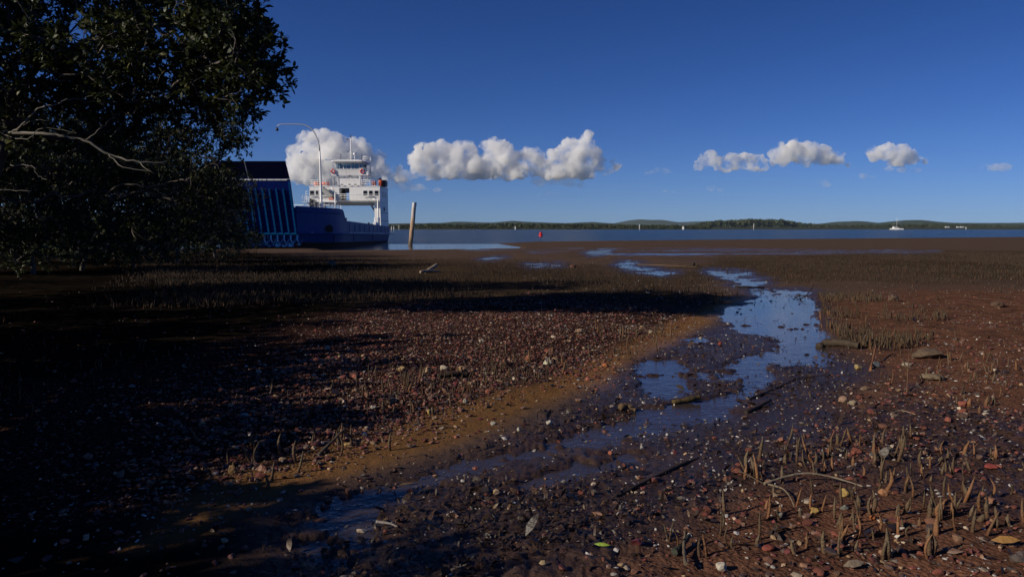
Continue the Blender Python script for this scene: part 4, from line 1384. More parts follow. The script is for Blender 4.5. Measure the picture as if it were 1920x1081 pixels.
def clump_crowns(rng, centres, radii, heights, per, leaf):
    """many small leaf clumps spread through ellipsoid crowns; returns verts, faces"""
    n = len(centres)
    C = np.repeat(centres, per, 0); Rr = np.repeat(radii, per); H = np.repeat(heights, per)
    d = rng.normal(size=(n * per, 3)); d /= np.linalg.norm(d, axis=1)[:, None]
    rad = rng.uniform(.45, 1.05, n * per) ** .5
    lump = 1 + .25 * np.sin(d[:, 0] * 5 + C[:, 0]) * np.cos(d[:, 2] * 6 + C[:, 1])
    P = C + d * np.stack([Rr, Rr, H * .5], 1) * (rad * lump)[:, None]
    s = leaf * rng.uniform(.5, 1.3, n * per) * (Rr / radii.mean())
    a = rng.normal(size=(n * per, 3)); a /= np.linalg.norm(a, axis=1)[:, None]
    b = np.cross(a, rng.normal(size=(n * per, 3))); b /= np.linalg.norm(b, axis=1)[:, None] + 1e-9
    a *= s[:, None]; b *= s[:, None] * .7
    V = np.stack([P - a, P - b * .9, P + a, P + b], 1).reshape(-1, 3)
    Fq = np.arange(len(V)).reshape(-1, 4)
    return V, Fq
M_FARLEAF = None
def far_forest():
    global M_FARLEAF
    m, n, l, p = mat("far_foliage")
    g = n.new("ShaderNodeNewGeometry")
    l.new(ramp(n, l, g.outputs["Random Per Island"], [(0, (.022, .034, .014)), (.6, (.045, .058, .026)), (1, (.085, .085, .045))]), p.inputs["Base Color"])
    p.inputs["Roughness"].default_value = .7
    p.inputs["Specular IOR Level"].default_value = .15
    M_FARLEAF = m
    rng = np.random.default_rng(12)
    cs, rs, hs = [], [], []
    def belt(x0p, x1p, Y, d, n, top):
        P = np.array(top, float)
        for _ in range(n):
            px = rng.uniform(x0p, x1p); y = Y + rng.uniform(0, d)
            t = np.interp(px, P[:, 0], P[:, 1])          # px above the horizon line
            zt = t / F * y + CAM_Z
            h = max(4.0, zt * rng.uniform(.45, .62))
            r = h * rng.uniform(.5, .8)
            cs.append(((px - 960) / F * y, y, zt * rng.uniform(.72, 1.0) - h * .5)); rs.append(r); hs.append(h)
    belt(380, 1330, 1380, 260, 900, [(380, 5), (730, 6), (800, 8), (860, 7), (950, 8.5), (1080, 8), (1160, 6.5), (1330, 5)])
    belt(380, 1330, 1355, 40, 420, [(380, 2), (1330, 2)])
    belt(1150, 2150, 2340, 420, 1000, [(1150, 3), (1290, 5), (1310, 9), (1340, 14.5), (1380, 15), (1420, 16.5), (1460, 15.5), (1490, 12), (1520, 8), (1560, 6), (1640, 6.5), (1720, 8), (1800, 7), (1900, 5), (2150, 5)])
    belt(1150, 2150, 2310, 50, 460, [(1150, 2), (2150, 2)])
    V, Q = clump_crowns(rng, np.array(cs), np.array(rs), np.array(hs), 60, 1.7)
    o = np_obj("far_forest", V, Q, m)
    tag(o, "low dark green wooded shore across the bay", "woodland", kind="stuff")
far_forest()
def house(px, Y, w, label):
    c = at(px, 426, Y)
    z = max(c[2] - 2, 3)
    e = empty("far_house", (c[0], Y, z))
    tag(e, label, "house", "houses on the far shore")
    mb = MB(); mb.box(-w, w, -3, 3, -3, 2.2 if w < 2 else 3.0); mb.build("wall", M_WHITE, e)
    mb = MB(); mb.hexa([(-w - .4, -3.4, (2.203 if w < 2 else 3.003)), (w + .4, -3.4, (2.203 if w < 2 else 3.003)), (w + .4, 3.4, (2.203 if w < 2 else 3.003)), (-w - .4, 3.4, (2.203 if w < 2 else 3.003)), (-w, -.2, 3.4 if w < 2 else 4.6), (w, -.2, 3.4 if w < 2 else 4.6), (w, .2, 3.4 if w < 2 else 4.6), (-w, .2, 3.4 if w < 2 else 4.6)]); mb.build("roof", M_STEEL, e)
for px, Y, w, t in ((1281, 1345, .9, "small white house at the water's edge below the right end of the blue hill"),
                    (1776, 2290, 5.5, "first white house on the far shore right of the yacht"),
                    (1796, 2295, 3.5, "middle white house of three on the far shore right of the yacht"),
                    (1804, 2290, 4.5, "white house of the far shore nearest the short channel marker"),
                    (966, 1345, .9, "tiny pale house among the trees above and left of the red buoy")):
    house(px, Y, w, t)
# ------------------------------------------------------------------ mangroves
def grow(points, root, bf=.35):
    """joins scattered points to a root by short, fairly direct limbs; returns nodes, parents"""
    P = np.vstack([root, points])
    n = len(P)
    par = np.full(n, -1); pathl = np.zeros(n)
    done = np.zeros(n, bool); done[0] = True
    nr = root.shape[0]
    for i in range(1, nr):
        par[i] = i - 1; pathl[i] = pathl[i - 1] + np.linalg.norm(P[i] - P[i - 1]); done[i] = True
    best = np.full(n, 1e18); bp = np.zeros(n, int)
    def relax(k):
        d = np.linalg.norm(P - P[k], axis=1)
        c = d + bf * (pathl[k] + d)
        m = (c < best) & ~done
        best[m] = c[m]; bp[m] = k
    for k in range(max(0, nr - 3), nr): relax(k)
    order = list(range(nr))
    for _ in range(n - nr):
        best_m = np.where(done, 1e19, best)
        k = int(np.argmin(best_m))
        par[k] = bp[k]; pathl[k] = pathl[bp[k]] + np.linalg.norm(P[k] - P[bp[k]]); done[k] = True
        order.append(k)
        relax(k)
    return P, par, order

def limb_mesh(P, par, order, rng, r_tip=.006, r_max=.2, jit=.06, expo=2.35, sides=6, sub=3):
    n = len(P)
    kids = [[] for _ in range(n)]
    for k in order[1:]:
        kids[par[k]].append(k)
    rad = np.zeros(n)
    for k in reversed(order):
        s = sum(rad[c] ** expo for c in kids[k])
        rad[k] = max(r_tip, s ** (1 / expo)) if kids[k] else r_tip
    rad = np.minimum(rad, r_max)
    V, Q = [], []
    nv = 0
    ang = np.linspace(0, 2 * np.pi, sides, endpoint=False)
    for k in order[1:]:
        a, b = P[par[k]], P[k]
        g = par[par[k]] if par[par[k]] >= 0 else par[k]
        ta = a - P[g] if g != par[k] else b - a
        tb = P[kids[k][0]] - a if kids[k] else b - a
        L = np.linalg.norm(b - a) + 1e-9
        ta = ta / (np.linalg.norm(ta) + 1e-9) * L * .7; tb = tb / (np.linalg.norm(tb) + 1e-9) * L * .7
        ra = min(rad[par[k]], rad[k] * 1.25); rb = rad[k]
        ring0 = None
        for s in range(sub + 1):
            t = s / sub
            h1, h2, h3, h4 = 2 * t**3 - 3 * t**2 + 1, t**3 - 2 * t**2 + t, -2 * t**3 + 3 * t**2, t**3 - t**2
            p = h1 * a + h2 * ta + h3 * b + h4 * tb
            if 0 < s < sub: p = p + rng.normal(size=3) * jit * L * .35
            d = (b - a) / L
            u = np.cross(d, (0, 0, 1.0)); nu = np.linalg.norm(u)
            u = np.array([1.0, 0, 0]) if nu < .05 else u / nu
            w = np.cross(d, u)
            r = ra * (1 - t) + rb * t
            V.append(p + (np.cos(ang)[:, None] * u + np.sin(ang)[:, None] * w) * r)
            if s:
                i0 = nv - sides
                for j in range(sides):
                    Q.append((i0 + j, i0 + (j + 1) % sides, nv + (j + 1) % sides, nv + j))
            nv += sides
    return np.concatenate(V), np.array(Q), rad, kids

def leaf_mesh(rng, pos, axis, length, width):
    """oval, slightly folded leaves: 6 points, 4 faces each"""
    n = len(pos)
    a = axis / (np.linalg.norm(axis, axis=1)[:, None] + 1e-9)
    up = rng.normal(size=(n, 3)) * .55 + np.array([0, 0, 1.0])
    s = np.cross(a, up); s /= np.linalg.norm(s, axis=1)[:, None] + 1e-9
    nn = np.cross(s, a)
    L = length[:, None]; W = width[:, None]
    p0 = pos
    p1 = pos + a * L * .35 + s * W * .5 + nn * W * .16
    p2 = pos + a * L * .72 + s * W * .42 + nn * W * .10
    p3 = pos + a * L - nn * W * .10
    p4 = pos + a * L * .72 - s * W * .42 + nn * W * .10
    p5 = pos + a * L * .35 - s * W * .5 + nn * W * .16
    V = np.stack([p0, p1, p2, p3, p4, p5], 1).reshape(-1, 3)
    b = (np.arange(n) * 6)[:, None]
    T = np.concatenate([b + [0, 1, 5], b + [2, 3, 4]], 0)
    Qd = b + [1, 2, 4, 5]
    return V, T, Qd

def make_tree(name, label, base, blobs, n_tip, n_leaf, leaf_len, seed, trunk=None, group="mangroves along the left shore", r_max=.2, r_tip=.005, attract=None, twigs=True):
    """blobs: (centre xyz, radii xyz, weight)"""
    rng = np.random.default_rng(seed)
    base = np.array(base, float)
    w = np.array([b[2] for b in blobs], float); w /= w.sum()
    pts = []
    pick = rng.choice(len(blobs), n_tip, p=w)
    d = rng.normal(size=(n_tip, 3)); d /= np.linalg.norm(d, axis=1)[:, None]
    rr = rng.uniform(0.15, 1, n_tip) ** .42
    C = np.array([b[0] for b in blobs]); Rd = np.array([b[1] for b in blobs])
    pts = C[pick] + d * Rd[pick] * rr[:, None]
    low = base[2] + .35
    pts = pts[pts[:, 2] > low]
    cen = (C * w[:, None]).sum(0)
    if trunk is None:
        top = base * .45 + cen * .55; top[2] = base[2] + (cen[2] - base[2]) * .55
        trunk = [base - [0, 0, .2], base * .8 + top * .2 + rng.normal(size=3) * .08, base * .45 + top * .55 + rng.normal(size=3) * .12, top]
    root = np.array(trunk, float)
    P, par, order = grow(pts, root)
    V, Q, rad, kids = limb_mesh(P, par, order, rng, r_tip=r_tip, r_max=r_max)
    e = empty(name, base)
    tag(e, label, "mangrove tree", group)
    tone = .75 + .5 * rng.random(len(V))[:, None]
    o = np_obj("trunk_and_limbs", V - base, Q, M_BARK, parent=e, smooth=True, colors=np.array([[.15, .13, .11]]) * tone)
    # leaf rosettes at every thin node
    thin = np.where((rad < r_tip * 3.2))[0]
    thin = thin[thin >= len(root)]
    per = max(6, int(n_leaf / max(1, len(thin)) / 3))
    nt = 3
    src = np.repeat(thin, nt)
    tw = rng.normal(size=(len(src), 3)) * [1, 1, .8] + [0, 0, .5]
    prev = P[src] - P[par[src]]
    prev /= np.linalg.norm(prev, axis=1)[:, None] + 1e-9
    tw = tw / np.linalg.norm(tw, axis=1)[:, None] + prev * .5
    tw /= np.linalg.norm(tw, axis=1)[:, None]
    tl = rng.uniform(1.5, 4.0, len(src)) * leaf_len
    s2 = np.repeat(np.arange(len(src)), per)
    t = rng.uniform(.15, 1.0, len(s2)) ** .7
    pos = P[src][s2] + tw[s2] * (tl[s2] * t)[:, None]
    ax = rng.normal(size=(len(s2), 3)); ax = ax / np.linalg.norm(ax, axis=1)[:, None] * .9 + tw[s2] * .7
    pos = pos + rng.normal(size=pos.shape) * leaf_len * .12
    L = leaf_len * rng.uniform(.6, 1.15, len(s2)); W = L * rng.uniform(.36, .5, len(s2))
    Vl, T, Qd = leaf_mesh(rng, pos - base, ax, L, W)
    np_obj("crown", Vl, [T, Qd], M_LEAF, parent=e)
    if twigs:
        sd = np.cross(tw, rng.normal(size=tw.shape)); sd /= np.linalg.norm(sd, axis=1)[:, None] + 1e-9
        up = np.cross(tw, sd)
        r = r_tip * .55
        a0 = P[src] - base; b0 = a0 + tw * tl[:, None]
        tri = []
        for k in range(3):
            an = 2 * math.pi * k / 3
            tri.append(a0 + (sd * math.cos(an) + up * math.sin(an)) * r)
        for k in range(3):
            an = 2 * math.pi * k / 3
            tri.append(b0 + (sd * math.cos(an) + up * math.sin(an)) * r * .5)
        Vt = np.stack(tri, 1).reshape(-1, 3)
        b = (np.arange(len(src)) * 6)[:, None]
        Qt = np.concatenate([b + [0, 1, 4, 3], b + [1, 2, 5, 4], b + [2, 0, 3, 5]], 0)
        np_obj("twigs", Vt, Qt, M_BARK, parent=e, colors=np.full((len(Vt), 3), .13))
    return e
def B_(px, py, Y, rx, ry, dep, w=None):
    """a lobe of a crown, given by where the photograph shows it and how far away it stands"""
    k = Y / F
    return (at(px, py, Y), (rx * k, dep, ry * k), w if w is not None else rx * ry)

# the near tree: limbs reach in from its trunk beyond the left edge
near_blobs = [B_(470, 112, 8.6, 40, 66, .7), B_(440, 66, 8.8, 46, 60, .8), B_(490, 150, 8.6, 20, 32, .4), B_(398, 30, 9, 70, 95, 1.0), B_(415, 150, 9.2, 70, 65, .9), B_(300, 130, 9.4, 110, 95, 1.3), B_(280, -20, 9.6, 150, 70, 1.4),
              B_(180, 120, 9.6, 110, 70, 1.4), B_(40, 130, 9.6, 110, 75, 1.4), B_(-120, 40, 9.6, 150, 160, 1.8), B_(452, 192, 8.8, 34, 20, .5), B_(200, 30, 9.8, 70, 26, .8), B_(30, 12, 9.4, 60, 12, .3), B_(120, 220, 9.8, 140, 70, 1.2), B_(-60, -90, 9.8, 200, 90, 1.8)]
nb = np.array([-8.2, 10.2, gz(-8.2, 10.2)])
NEAR = make_tree("mangrove_tree", "big near mangrove whose dark leafy branches fill the top left corner of the sky", nb, near_blobs, 1500, 62000, .088, 3,
          trunk=[nb - [0, 0, .2], nb + [.3, -.1, .6], nb + [.55, -.2, 1.2], nb + [1.3, -.35, 1.75]], r_max=.14, r_tip=.0055)
mid_blobs = [B_(408, 262, 14, 50, 46, .9), B_(425, 240, 14, 40, 34, .7), B_(360, 220, 15, 80, 70, 1.3), B_(250, 260, 15, 120, 80, 1.5), B_(110, 280, 15, 130, 80, 1.6), B_(-60, 260, 15, 160, 120, 2), B_(405, 340, 14.5, 50, 45, .9), B_(395, 395, 14.5, 60, 45, .9), B_(300, 370, 15, 110, 70, 1.4), B_(170, 380, 15, 120, 65, 1.5), B_(20, 380, 15, 130, 70, 1.5), B_(380, 432, 14, 66, 22, .8), B_(280, 440, 14, 90, 20, .8), B_(150, 440, 14.5, 130, 24, .9), B_(20, 440, 14.5, 100, 24, .9), B_(-100, 400, 15, 90, 80, 1.6)]
mb_ = np.array([-13.2, 15.6, gz(-13.2, 15.6)])
make_tree("mangrove_tree", "low spreading mangrove behind the near one, its small leaves hanging almost to the mud", mb_, mid_blobs, 2000, 80000, .074, 8, r_max=.15,
          trunk=[mb_ - [0, 0, .2], mb_ + [.1, .1, .5], mb_ + [.5, 0, 1.0], mb_ + [1.3, -.2, 1.5]])
# pale bare limbs at the front of the near crown, sunlight put into their lighter bark colour
def pale_limb(path, r0, r1, Y, seed):
    rg = np.random.default_rng(seed)
    W = [Vector(at(a, b, Y + c)) for a, b, c in path]
    dense = []
    for i in range(len(W) - 1):
        p0, p1, p2, p3 = W[max(i - 1, 0)], W[i], W[i + 1], W[min(i + 2, len(W) - 1)]
        for s in range(5):
            t = s / 5
            dense.append(0.5 * ((2 * p1) + (p2 - p0) * t + (2 * p0 - 5 * p1 + 4 * p2 - p3) * t * t + (3 * p1 - p0 - 3 * p2 + p3) * t ** 3) + Vector(rg.normal(size=3) * .006))
    dense.append(W[-1])
    n = len(dense)
    mb = MB()
    mb.tube([p - NEAR.location for p in dense], [r0 + (r1 - r0) * i / (n - 1) for i in range(n)], 7)
    o = mb.build("bare_limb", M_BARK, NEAR)
    a = o.data.color_attributes.new("col", 'FLOAT_COLOR', 'POINT')
    c = np.ones((len(o.data.vertices), 4), np.float32)
    c[:, :3] = np.array([.24, .225, .20]) * rg.uniform(.35, 1.15, (len(c), 1))
    a.data.foreach_set("color", c.ravel())
LIMBS = [([(-60, 246, .8), (20, 250, .2), (80, 250, 0), (120, 256, 0), (160, 264, 0), (205, 290, 0), (262, 303, 0), (312, 304, .1)], .030, .010),
         ([(205, 290, 0), (230, 312, -.1), (282, 322, -.1)], .010, .004),
         ([(262, 303, 0), (275, 318, -.1), (290, 326, -.1)], .008, .003),
         ([(20, 250, .2), (42, 232, .0), (70, 205, 0), (104, 196, 0), (130, 186, 0), (152, 186, 0), (178, 176, 0)], .016, .005),
         ([(104, 196, 0), (128, 184, -.1)], .008, .003),
         ([(30, 246, .1), (60, 226, .0), (96, 226, 0)], .008, .004),
         ([(0, 250, .2), (50, 262, 0), (80, 240, -.1), (140, 248, -.1)], .008, .003),
         ([(215, 250, .4), (240, 222, .3), (262, 200, .3), (300, 182, .3), (330, 172, .4)], .014, .005),
         ([(160, 262, .1), (190, 240, .1), (214, 216, .2), (226, 214, .2)], .009, .004),
         ([(-20, 168, 0), (8, 168, -.1), (26, 166, -.1)], .007, .003),
         ([(20, 310, 0), (60, 311, -.1), (72, 330, -.1), (90, 336, -.1)], .007, .003),
         ([(-20, 356, .2), (20, 356, .1), (60, 358, .1)], .009, .004),
         ([(34, 222, 0), (36, 202, 0), (40, 186, 0)], .006, .003)]
for i, (p, a, b) in enumerate(LIMBS):
    pale_limb(p, a * .8, b * .8, 8.75, 400 + i)
def stand_tree(x, y, h, r, seed, label, n_tip=650, n_leaf=22000, leaf=.13, group="mangroves along the left shore"):
    z = gz(x, y)
    rng = random.Random(seed)
    bl = []
    for i in range(6):
        a = rng.uniform(0, 6.28); q = rng.uniform(.2, .75) * r
        bl.append(((x + math.cos(a) * q, y + math.sin(a) * q, z + h * rng.uniform(.42, .8)), (r * .5, r * .5, h * .24), 1))
    for i in range(5):
        a = rng.uniform(0, 6.28); q = rng.uniform(.3, .8) * r
        bl.append(((x + math.cos(a) * q, y + math.sin(a) * q, z + h * rng.uniform(.10, .3)), (r * .42, r * .42, h * .16), .8))
    bl.append(((x, y, z + h * .78), (r * .6, r * .6, h * .22), 1.3))
    return make_tree("mangrove_tree", label, (x, y, z), bl, n_tip, n_leaf, leaf, seed, r_max=.16, r_tip=.008, twigs=False, group=group)
# further along the shore, behind the near crowns
def px_x(px, Y): return (px - 960) / F * Y
FAR_T = [(428, 62, 5.6, 3.2, "farthest mangrove of the row, half hiding the ferry's raised ramp"),
         (372, 56, 6.2, 3.6, "mangrove with pale trunk foot showing, second farthest in the shore row"),
         (300, 50, 7.0, 4.2, "rounded mangrove in the shore row, third from the ferry"),
         (215, 44, 7.0, 4.2, "mangrove in the shore row, fourth from the ferry"),
         (110, 38, 7.2, 4.4, "mangrove in the shore row, fifth from the ferry"),
         (0, 33, 7.0, 4.4, "mangrove in the shore row at the picture's left edge"),
         (250, 29, 5.4, 3.2, "shorter mangrove standing out from the shore row towards the mud"),
         (60, 24, 5.6, 3.4, "wide mangrove between the shore row and the low spreading tree")]
FAR_T += [(150, 27, 5.2, 3.4, "dense mangrove filling the gap under the low spreading tree"),
          (330, 36, 5.4, 3.6, "dense mangrove low behind the low spreading tree's right half"),
          (405, 46, 5.4, 3.2, "dense mangrove just left of the ferry's ramp foot"),
          (-40, 25, 5.6, 3.6, "dense mangrove at the left edge, low behind the hanging foliage")]
for i, (px, Y, h, r, t) in enumerate(FAR_T):
    stand_tree(px_x(px, Y), Y, h, r, 30 + i, t)
# the same row goes on past the left edge of the picture and behind the camera; its shade falls on the near mud
OUT_T = [(-9.2, -2.3, 4.0, 2.4), (-8.2, -5.2, 3.6, 2.2), (-13.0, -5.0, 6.5, 3.4), (-14.5, 1.6, 4.6, 2.6), (-18, 7, 6.5, 3.2), (-15, 9.5, 6, 3.2), (-11.5, 4.4, 3.6, 2.2),
         (-21, 14, 7, 3.6), (-25, 21, 7, 4), (-31, 30, 7, 4), (-19, 1, 6, 3), (-10.2, 8.0, 6.6, 2.1), (-12.6, 11.2, 7.0, 2.6)]
for i, (x, y, h, r) in enumerate(OUT_T):
    stand_tree(x, y, h, r, 60 + i, "mangrove of the row that runs on beyond the picture's left edge", 420, 15000, .12, group="mangroves beyond the left edge")
BUSH = [(-4.9, 2.4, 1.15, .8), (-5.2, 3.7, 1.35, .9), (-5.5, 5.0, 1.5, .95), (-6.3, 6.1, 1.7, 1.0), (-7.2, 7.4, 2.1, 1.1), (-6.6, 4.4, 2.0, 1.0), (-8.2, 6.0, 2.6, 1.3), (-9.6, 7.6, 3.4, 1.6), (-6.0, 1.6, 1.9, 1.0), (-4.3, 1.5, 1.5, .8), (-4.1, .6, 1.7, .9), (-4.5, 3.0, 1.6, .85), (-4.9, 4.3, 1.8, .9), (-6.0, 5.6, 2.2, 1.1)]
for i, (x, y, h, r) in enumerate(BUSH):
    stand_tree(x, y, h * 1.15, r, 90 + i, "young mangrove bush beside the gravel beyond the picture's left edge", 170, 7000, .085, group="young mangroves beyond the left edge")
# ------------------------------------------------------------------ pencil roots, pebbles, shells, litter, drift
def root_geometry(rng, X, Y, H, R0, lean=.16, sides=5, segs=3, col=None, z=None):
    """tapering pencil roots; returns verts, quads, tris, colours"""
    n = len(X)
    Z = ground_z(X, Y) - .01 if z is None else z
    la = rng.uniform(0, 2 * np.pi, n); lm = np.abs(rng.normal(0, lean * 1.7, n)) * H
    ca = rng.uniform(0, 2 * np.pi, n); cm = rng.normal(0, .11, n) * H
    ang = np.linspace(0, 2 * np.pi, sides, endpoint=False)
    R0 = R0 * np.exp(rng.normal(0, .22, n))
    V, Cc = [], []
    base = col if col is not None else np.array([[.12, .085, .05]])
    for s in range(segs + 1):
        t = s / segs
        cx = X + np.cos(la) * lm * t + np.cos(ca) * cm * math.sin(math.pi * t)
        cy = Y + np.sin(la) * lm * t + np.sin(ca) * cm * math.sin(math.pi * t)
        cz = Z + H * t
        r = R0 * (1 - .30 * t) * (1.0 if t < .8 else .62) * rng.uniform(.85, 1.15, n)
        if s == segs: r = R0 * .16
        V.append(np.stack([cx[:, None] + np.cos(ang) * r[:, None], cy[:, None] + np.sin(ang) * r[:, None], np.repeat(cz[:, None], sides, 1)], -1))
        bc = base if len(base) == n else np.repeat(base, n, 0)
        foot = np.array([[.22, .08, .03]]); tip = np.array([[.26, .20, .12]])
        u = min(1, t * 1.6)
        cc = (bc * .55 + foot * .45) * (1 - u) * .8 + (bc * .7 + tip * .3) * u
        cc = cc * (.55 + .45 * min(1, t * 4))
        Cc.append(np.repeat(cc[:, None, :], sides, 1))
    V = np.stack(V, 1).reshape(-1, 3); Cc = np.stack(Cc, 1).reshape(-1, 3)
    b = (np.arange(n) * sides * (segs + 1))[:, None]
    Q = []
    for s in range(segs):
        for k in range(sides):
            k2 = (k + 1) % sides
            Q.append(b + [s * sides + k, s * sides + k2, (s + 1) * sides + k2, (s + 1) * sides + k])
    return V, np.concatenate(Q, 0), Cc
def root_cols(rng, n, tan=.5):
    a = np.array([.095, .060, .036]); b = np.array([.24, .095, .035]); c = np.array([.100, .072, .043])
    u = rng.random((n, 1)); 
    k = rng.choice(3, n, p=[.45, .30 * tan * 2, 1 - .45 - .30 * tan * 2])
    return np.stack([a, b, c])[k] * (.45 + .8 * u)

# individual roots of the foreground
def roots_cluster(px, py, n, spread_px, h, label, group, seed, tan=.5):
    rng = np.random.default_rng(seed)
    made = 0
    while made < n:
        qx, qy = px + rng.normal() * spread_px[0], py + rng.normal() * spread_px[1]
        X, Y = ground_at(qx, qy)
        M = masks(np.array([X]), np.array([Y]))
        if M['water'][0] < .04: 
            made += 1 if rng.random() < .1 else 0
            continue
        H = np.array([h * rng.uniform(.45, 1.25)])
        Rr = np.array([.0074]) * rng.uniform(.75, 1.35)
        V, Q, Cc = root_geometry(rng, np.array([0.]), np.array([0.]), H, Rr, .14, 7, 6, root_cols(rng, 1, tan), z=np.array([-.012]))
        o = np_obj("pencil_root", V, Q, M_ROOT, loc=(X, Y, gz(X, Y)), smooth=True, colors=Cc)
        tag(o, label, "mangrove root", group)
        made += 1
CL = [(1415, 895, 8, (16, 14), .115, "brown pencil root in the clump at the left end of the arched twig", "roots beside the arched twig"),
      (1510, 880, 11, (45, 22), .12, "pencil root standing around the arched twig's middle", "roots around the arched twig"),
      (1625, 865, 20, (38, 30), .12, "pencil root in the scattered group above the yellow stone", "roots above the yellow stone"),
      (1690, 855, 8, (16, 20), .13, "pale pencil root in the tall pair group right of the yellow stone", "tall roots right of the yellow stone"),
      (1650, 960, 14, (60, 25), .10, "short pencil root among the stones below the arched twig", "roots below the arched twig"),
      (1420, 990, 10, (30, 30), .11, "pencil root near the bottom edge, left of the red stones", "roots left of the red stones"),
      (1765, 890, 12, (22, 14), .075, "stubby olive pencil root in the small group on wet mud", "stubby olive roots"),
      (1800, 985, 22, (50, 20), .09, "greyish pencil root in the ragged clump at the lower right", "ragged lower right roots"),
      (1560, 1010, 14, (50, 24), .10, "pencil root among the red stones at the bottom right of centre", "roots among the red stones"),
      (1740, 945, 14, (60, 26), .10, "pencil root between the yellow stone and the ragged clump", "roots short of the ragged clump"),
      (1640, 1055, 8, (60, 14), .11, "orange-brown pencil root at the very bottom of the view", "roots at the bottom"),
      (1870, 900, 9, (28, 40), .09, "pencil root by the right edge beside pale shells", "roots by the right edge"),
      (1655, 655, 9, (14, 9), .12, "rust-orange pencil root bunched beside the grounded log's end", "rust-orange roots by the log"),
      (1740, 700, 12, (40, 20), .12, "thin pencil root rising around the pale boulders", "roots around the pale boulders"),
      (1840, 700, 16, (34, 16), .09, "pencil root in the mossy tuft right of the pale boulders", "mossy tuft of roots"),
      (1850, 760, 9, (34, 12), .08, "short pencil root below the mossy tuft", "roots below the mossy tuft"),
      (1550, 600, 16, (16, 20), .13, "dark pencil root on the stream's right bank", "roots on the stream's right bank"),
      (590, 800, 14, (60, 30), .10, "thin dark pencil root among red gravel at the shade's edge", "roots at the shade's edge"),
      (460, 860, 12, (60, 24), .10, "thin pencil root half in shade beside the sand strip", "roots beside the sand strip"),
      (650, 840, 4, (16, 10), .12, "leaning pencil root where red gravel meets the sand", "leaning roots by the sand"),
      (800, 740, 18, (60, 26), .10, "slender pencil root in the red gravel left of the sand", "slender gravel roots"),
      (1000, 690, 16, (60, 20), .11, "slender pencil root in the gravel by the yellow stones", "roots by the yellow stones"),
      (1185, 640, 22, (36, 18), .14, "tall thin pencil root at the tip of the gravel bank", "tall roots at the gravel tip")]
for i, c in enumerate(CL):
    roots_cluster(*c[:7], seed=100 + i)

def scatter(rng, n, fn, ymin, ymax, half=40, pw=1.7):
    """random ground points, denser near the camera as they are seen; fn(M, X, Y) -> keep probability"""
    r = (rng.random(n) * (ymax ** (2 - pw) - ymin ** (2 - pw)) + ymin ** (2 - pw)) ** (1 / (2 - pw)) if pw != 2 else ymin * (ymax / ymin) ** rng.random(n)
    a = np.radians(rng.uniform(-half, half, n))
    X, Y = r * np.sin(a), r * np.cos(a)
    M = masks(X, Y)
    p = fn(M, X, Y)
    k = rng.random(n) < p
    return X[k], Y[k], {q: v[k] for q, v in M.items()}

def root_field(seed, n, fn, ymin, ymax, h, r, label, pw=1.0, sides=3, segs=2, tan=.25, half=40):
    rng = np.random.default_rng(seed)
    X, Y, M = scatter(rng, n, fn, ymin, ymax, half, pw)
    H = h * rng.uniform(.45, 1.3, len(X))
    Rr = r * rng.uniform(.8, 1.3, len(X))
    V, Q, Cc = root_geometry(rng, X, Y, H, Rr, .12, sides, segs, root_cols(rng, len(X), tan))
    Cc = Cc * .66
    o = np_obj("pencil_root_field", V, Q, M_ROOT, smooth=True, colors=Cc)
    tag(o, label, "mangrove roots", kind="stuff")
    return len(X)
dry = lambda M: (M['water'] > .12)
nn_ = root_field(201, 120000, lambda M, X, Y: M['fl'] * dry(M) * np.clip(.25 + 1.6 * (M['n3'] + .25), .05, 1), 13, 62, .115, .0085, "dense field of dark pencil roots covering the mud left of the stream", pw=.9)
n2_ = root_field(202, 120000, lambda M, X, Y: M['fr'] * dry(M) * np.clip(.35 + 1.6 * (M['n3'] + .25), .05, 1), 15, 80, .12, .010, "dense field of olive brown pencil roots across the flat right of the stream", pw=.9)
BANK = [(1525, 560), (1600, 552), (1700, 575), (1760, 600), (1740, 640), (1640, 660), (1560, 640), (1540, 600)]
root_field(203, 60000, lambda M, X, Y: (zone(M['px'], M['py'], Y, BANK) < .35 * M['n1']) * dry(M) * np.clip(.12 + .9 * M['n1'], .02, .6) , 7, 16, .125, .0075, "thicket of dark pencil roots on the stream's right bank above the grounded log", pw=1.0, sides=5, segs=4, tan=.3)
TIP = [(1040, 650), (1100, 610), (1230, 590), (1290, 600), (1240, 640), (1170, 680), (1060, 710), (900, 740), (760, 790), (560, 800), (560, 740), (760, 690), (900, 660)]
root_field(204, 60000, lambda M, X, Y: (zone(M['px'], M['py'], Y, TIP) < .1 * M['n1']) * dry(M) * np.clip(.04 + .8 * M['n1'], 0, 1) * .28, 4.5, 11, .10, .0048, "sparse thin pencil roots sprinkled over the red gravel bank", pw=1.0, sides=5, segs=4, tan=.2)
root_field(205, 30000, lambda M, X, Y: (M['gravr']) * dry(M) * np.clip(.02 + .9 * (M['n3'] - .05) * (M['n1'] + .2), 0, 1) * .5, 2.6, 14, .085, .0055, "stray pencil roots dotted over the reddish flat at the right", pw=1.1, sides=5, segs=4, tan=.35)
root_field(206, 26000, lambda M, X, Y: (M['px'] < 560) * (M['py'] > 500) * (M['py'] < 800) * dry(M) * np.clip(.05 + .9 * M['n3'], 0, 1) * .5, 5, 20, .10, .006, "pencil roots standing in the black shade under the mangroves", pw=1.0, sides=4, segs=3)

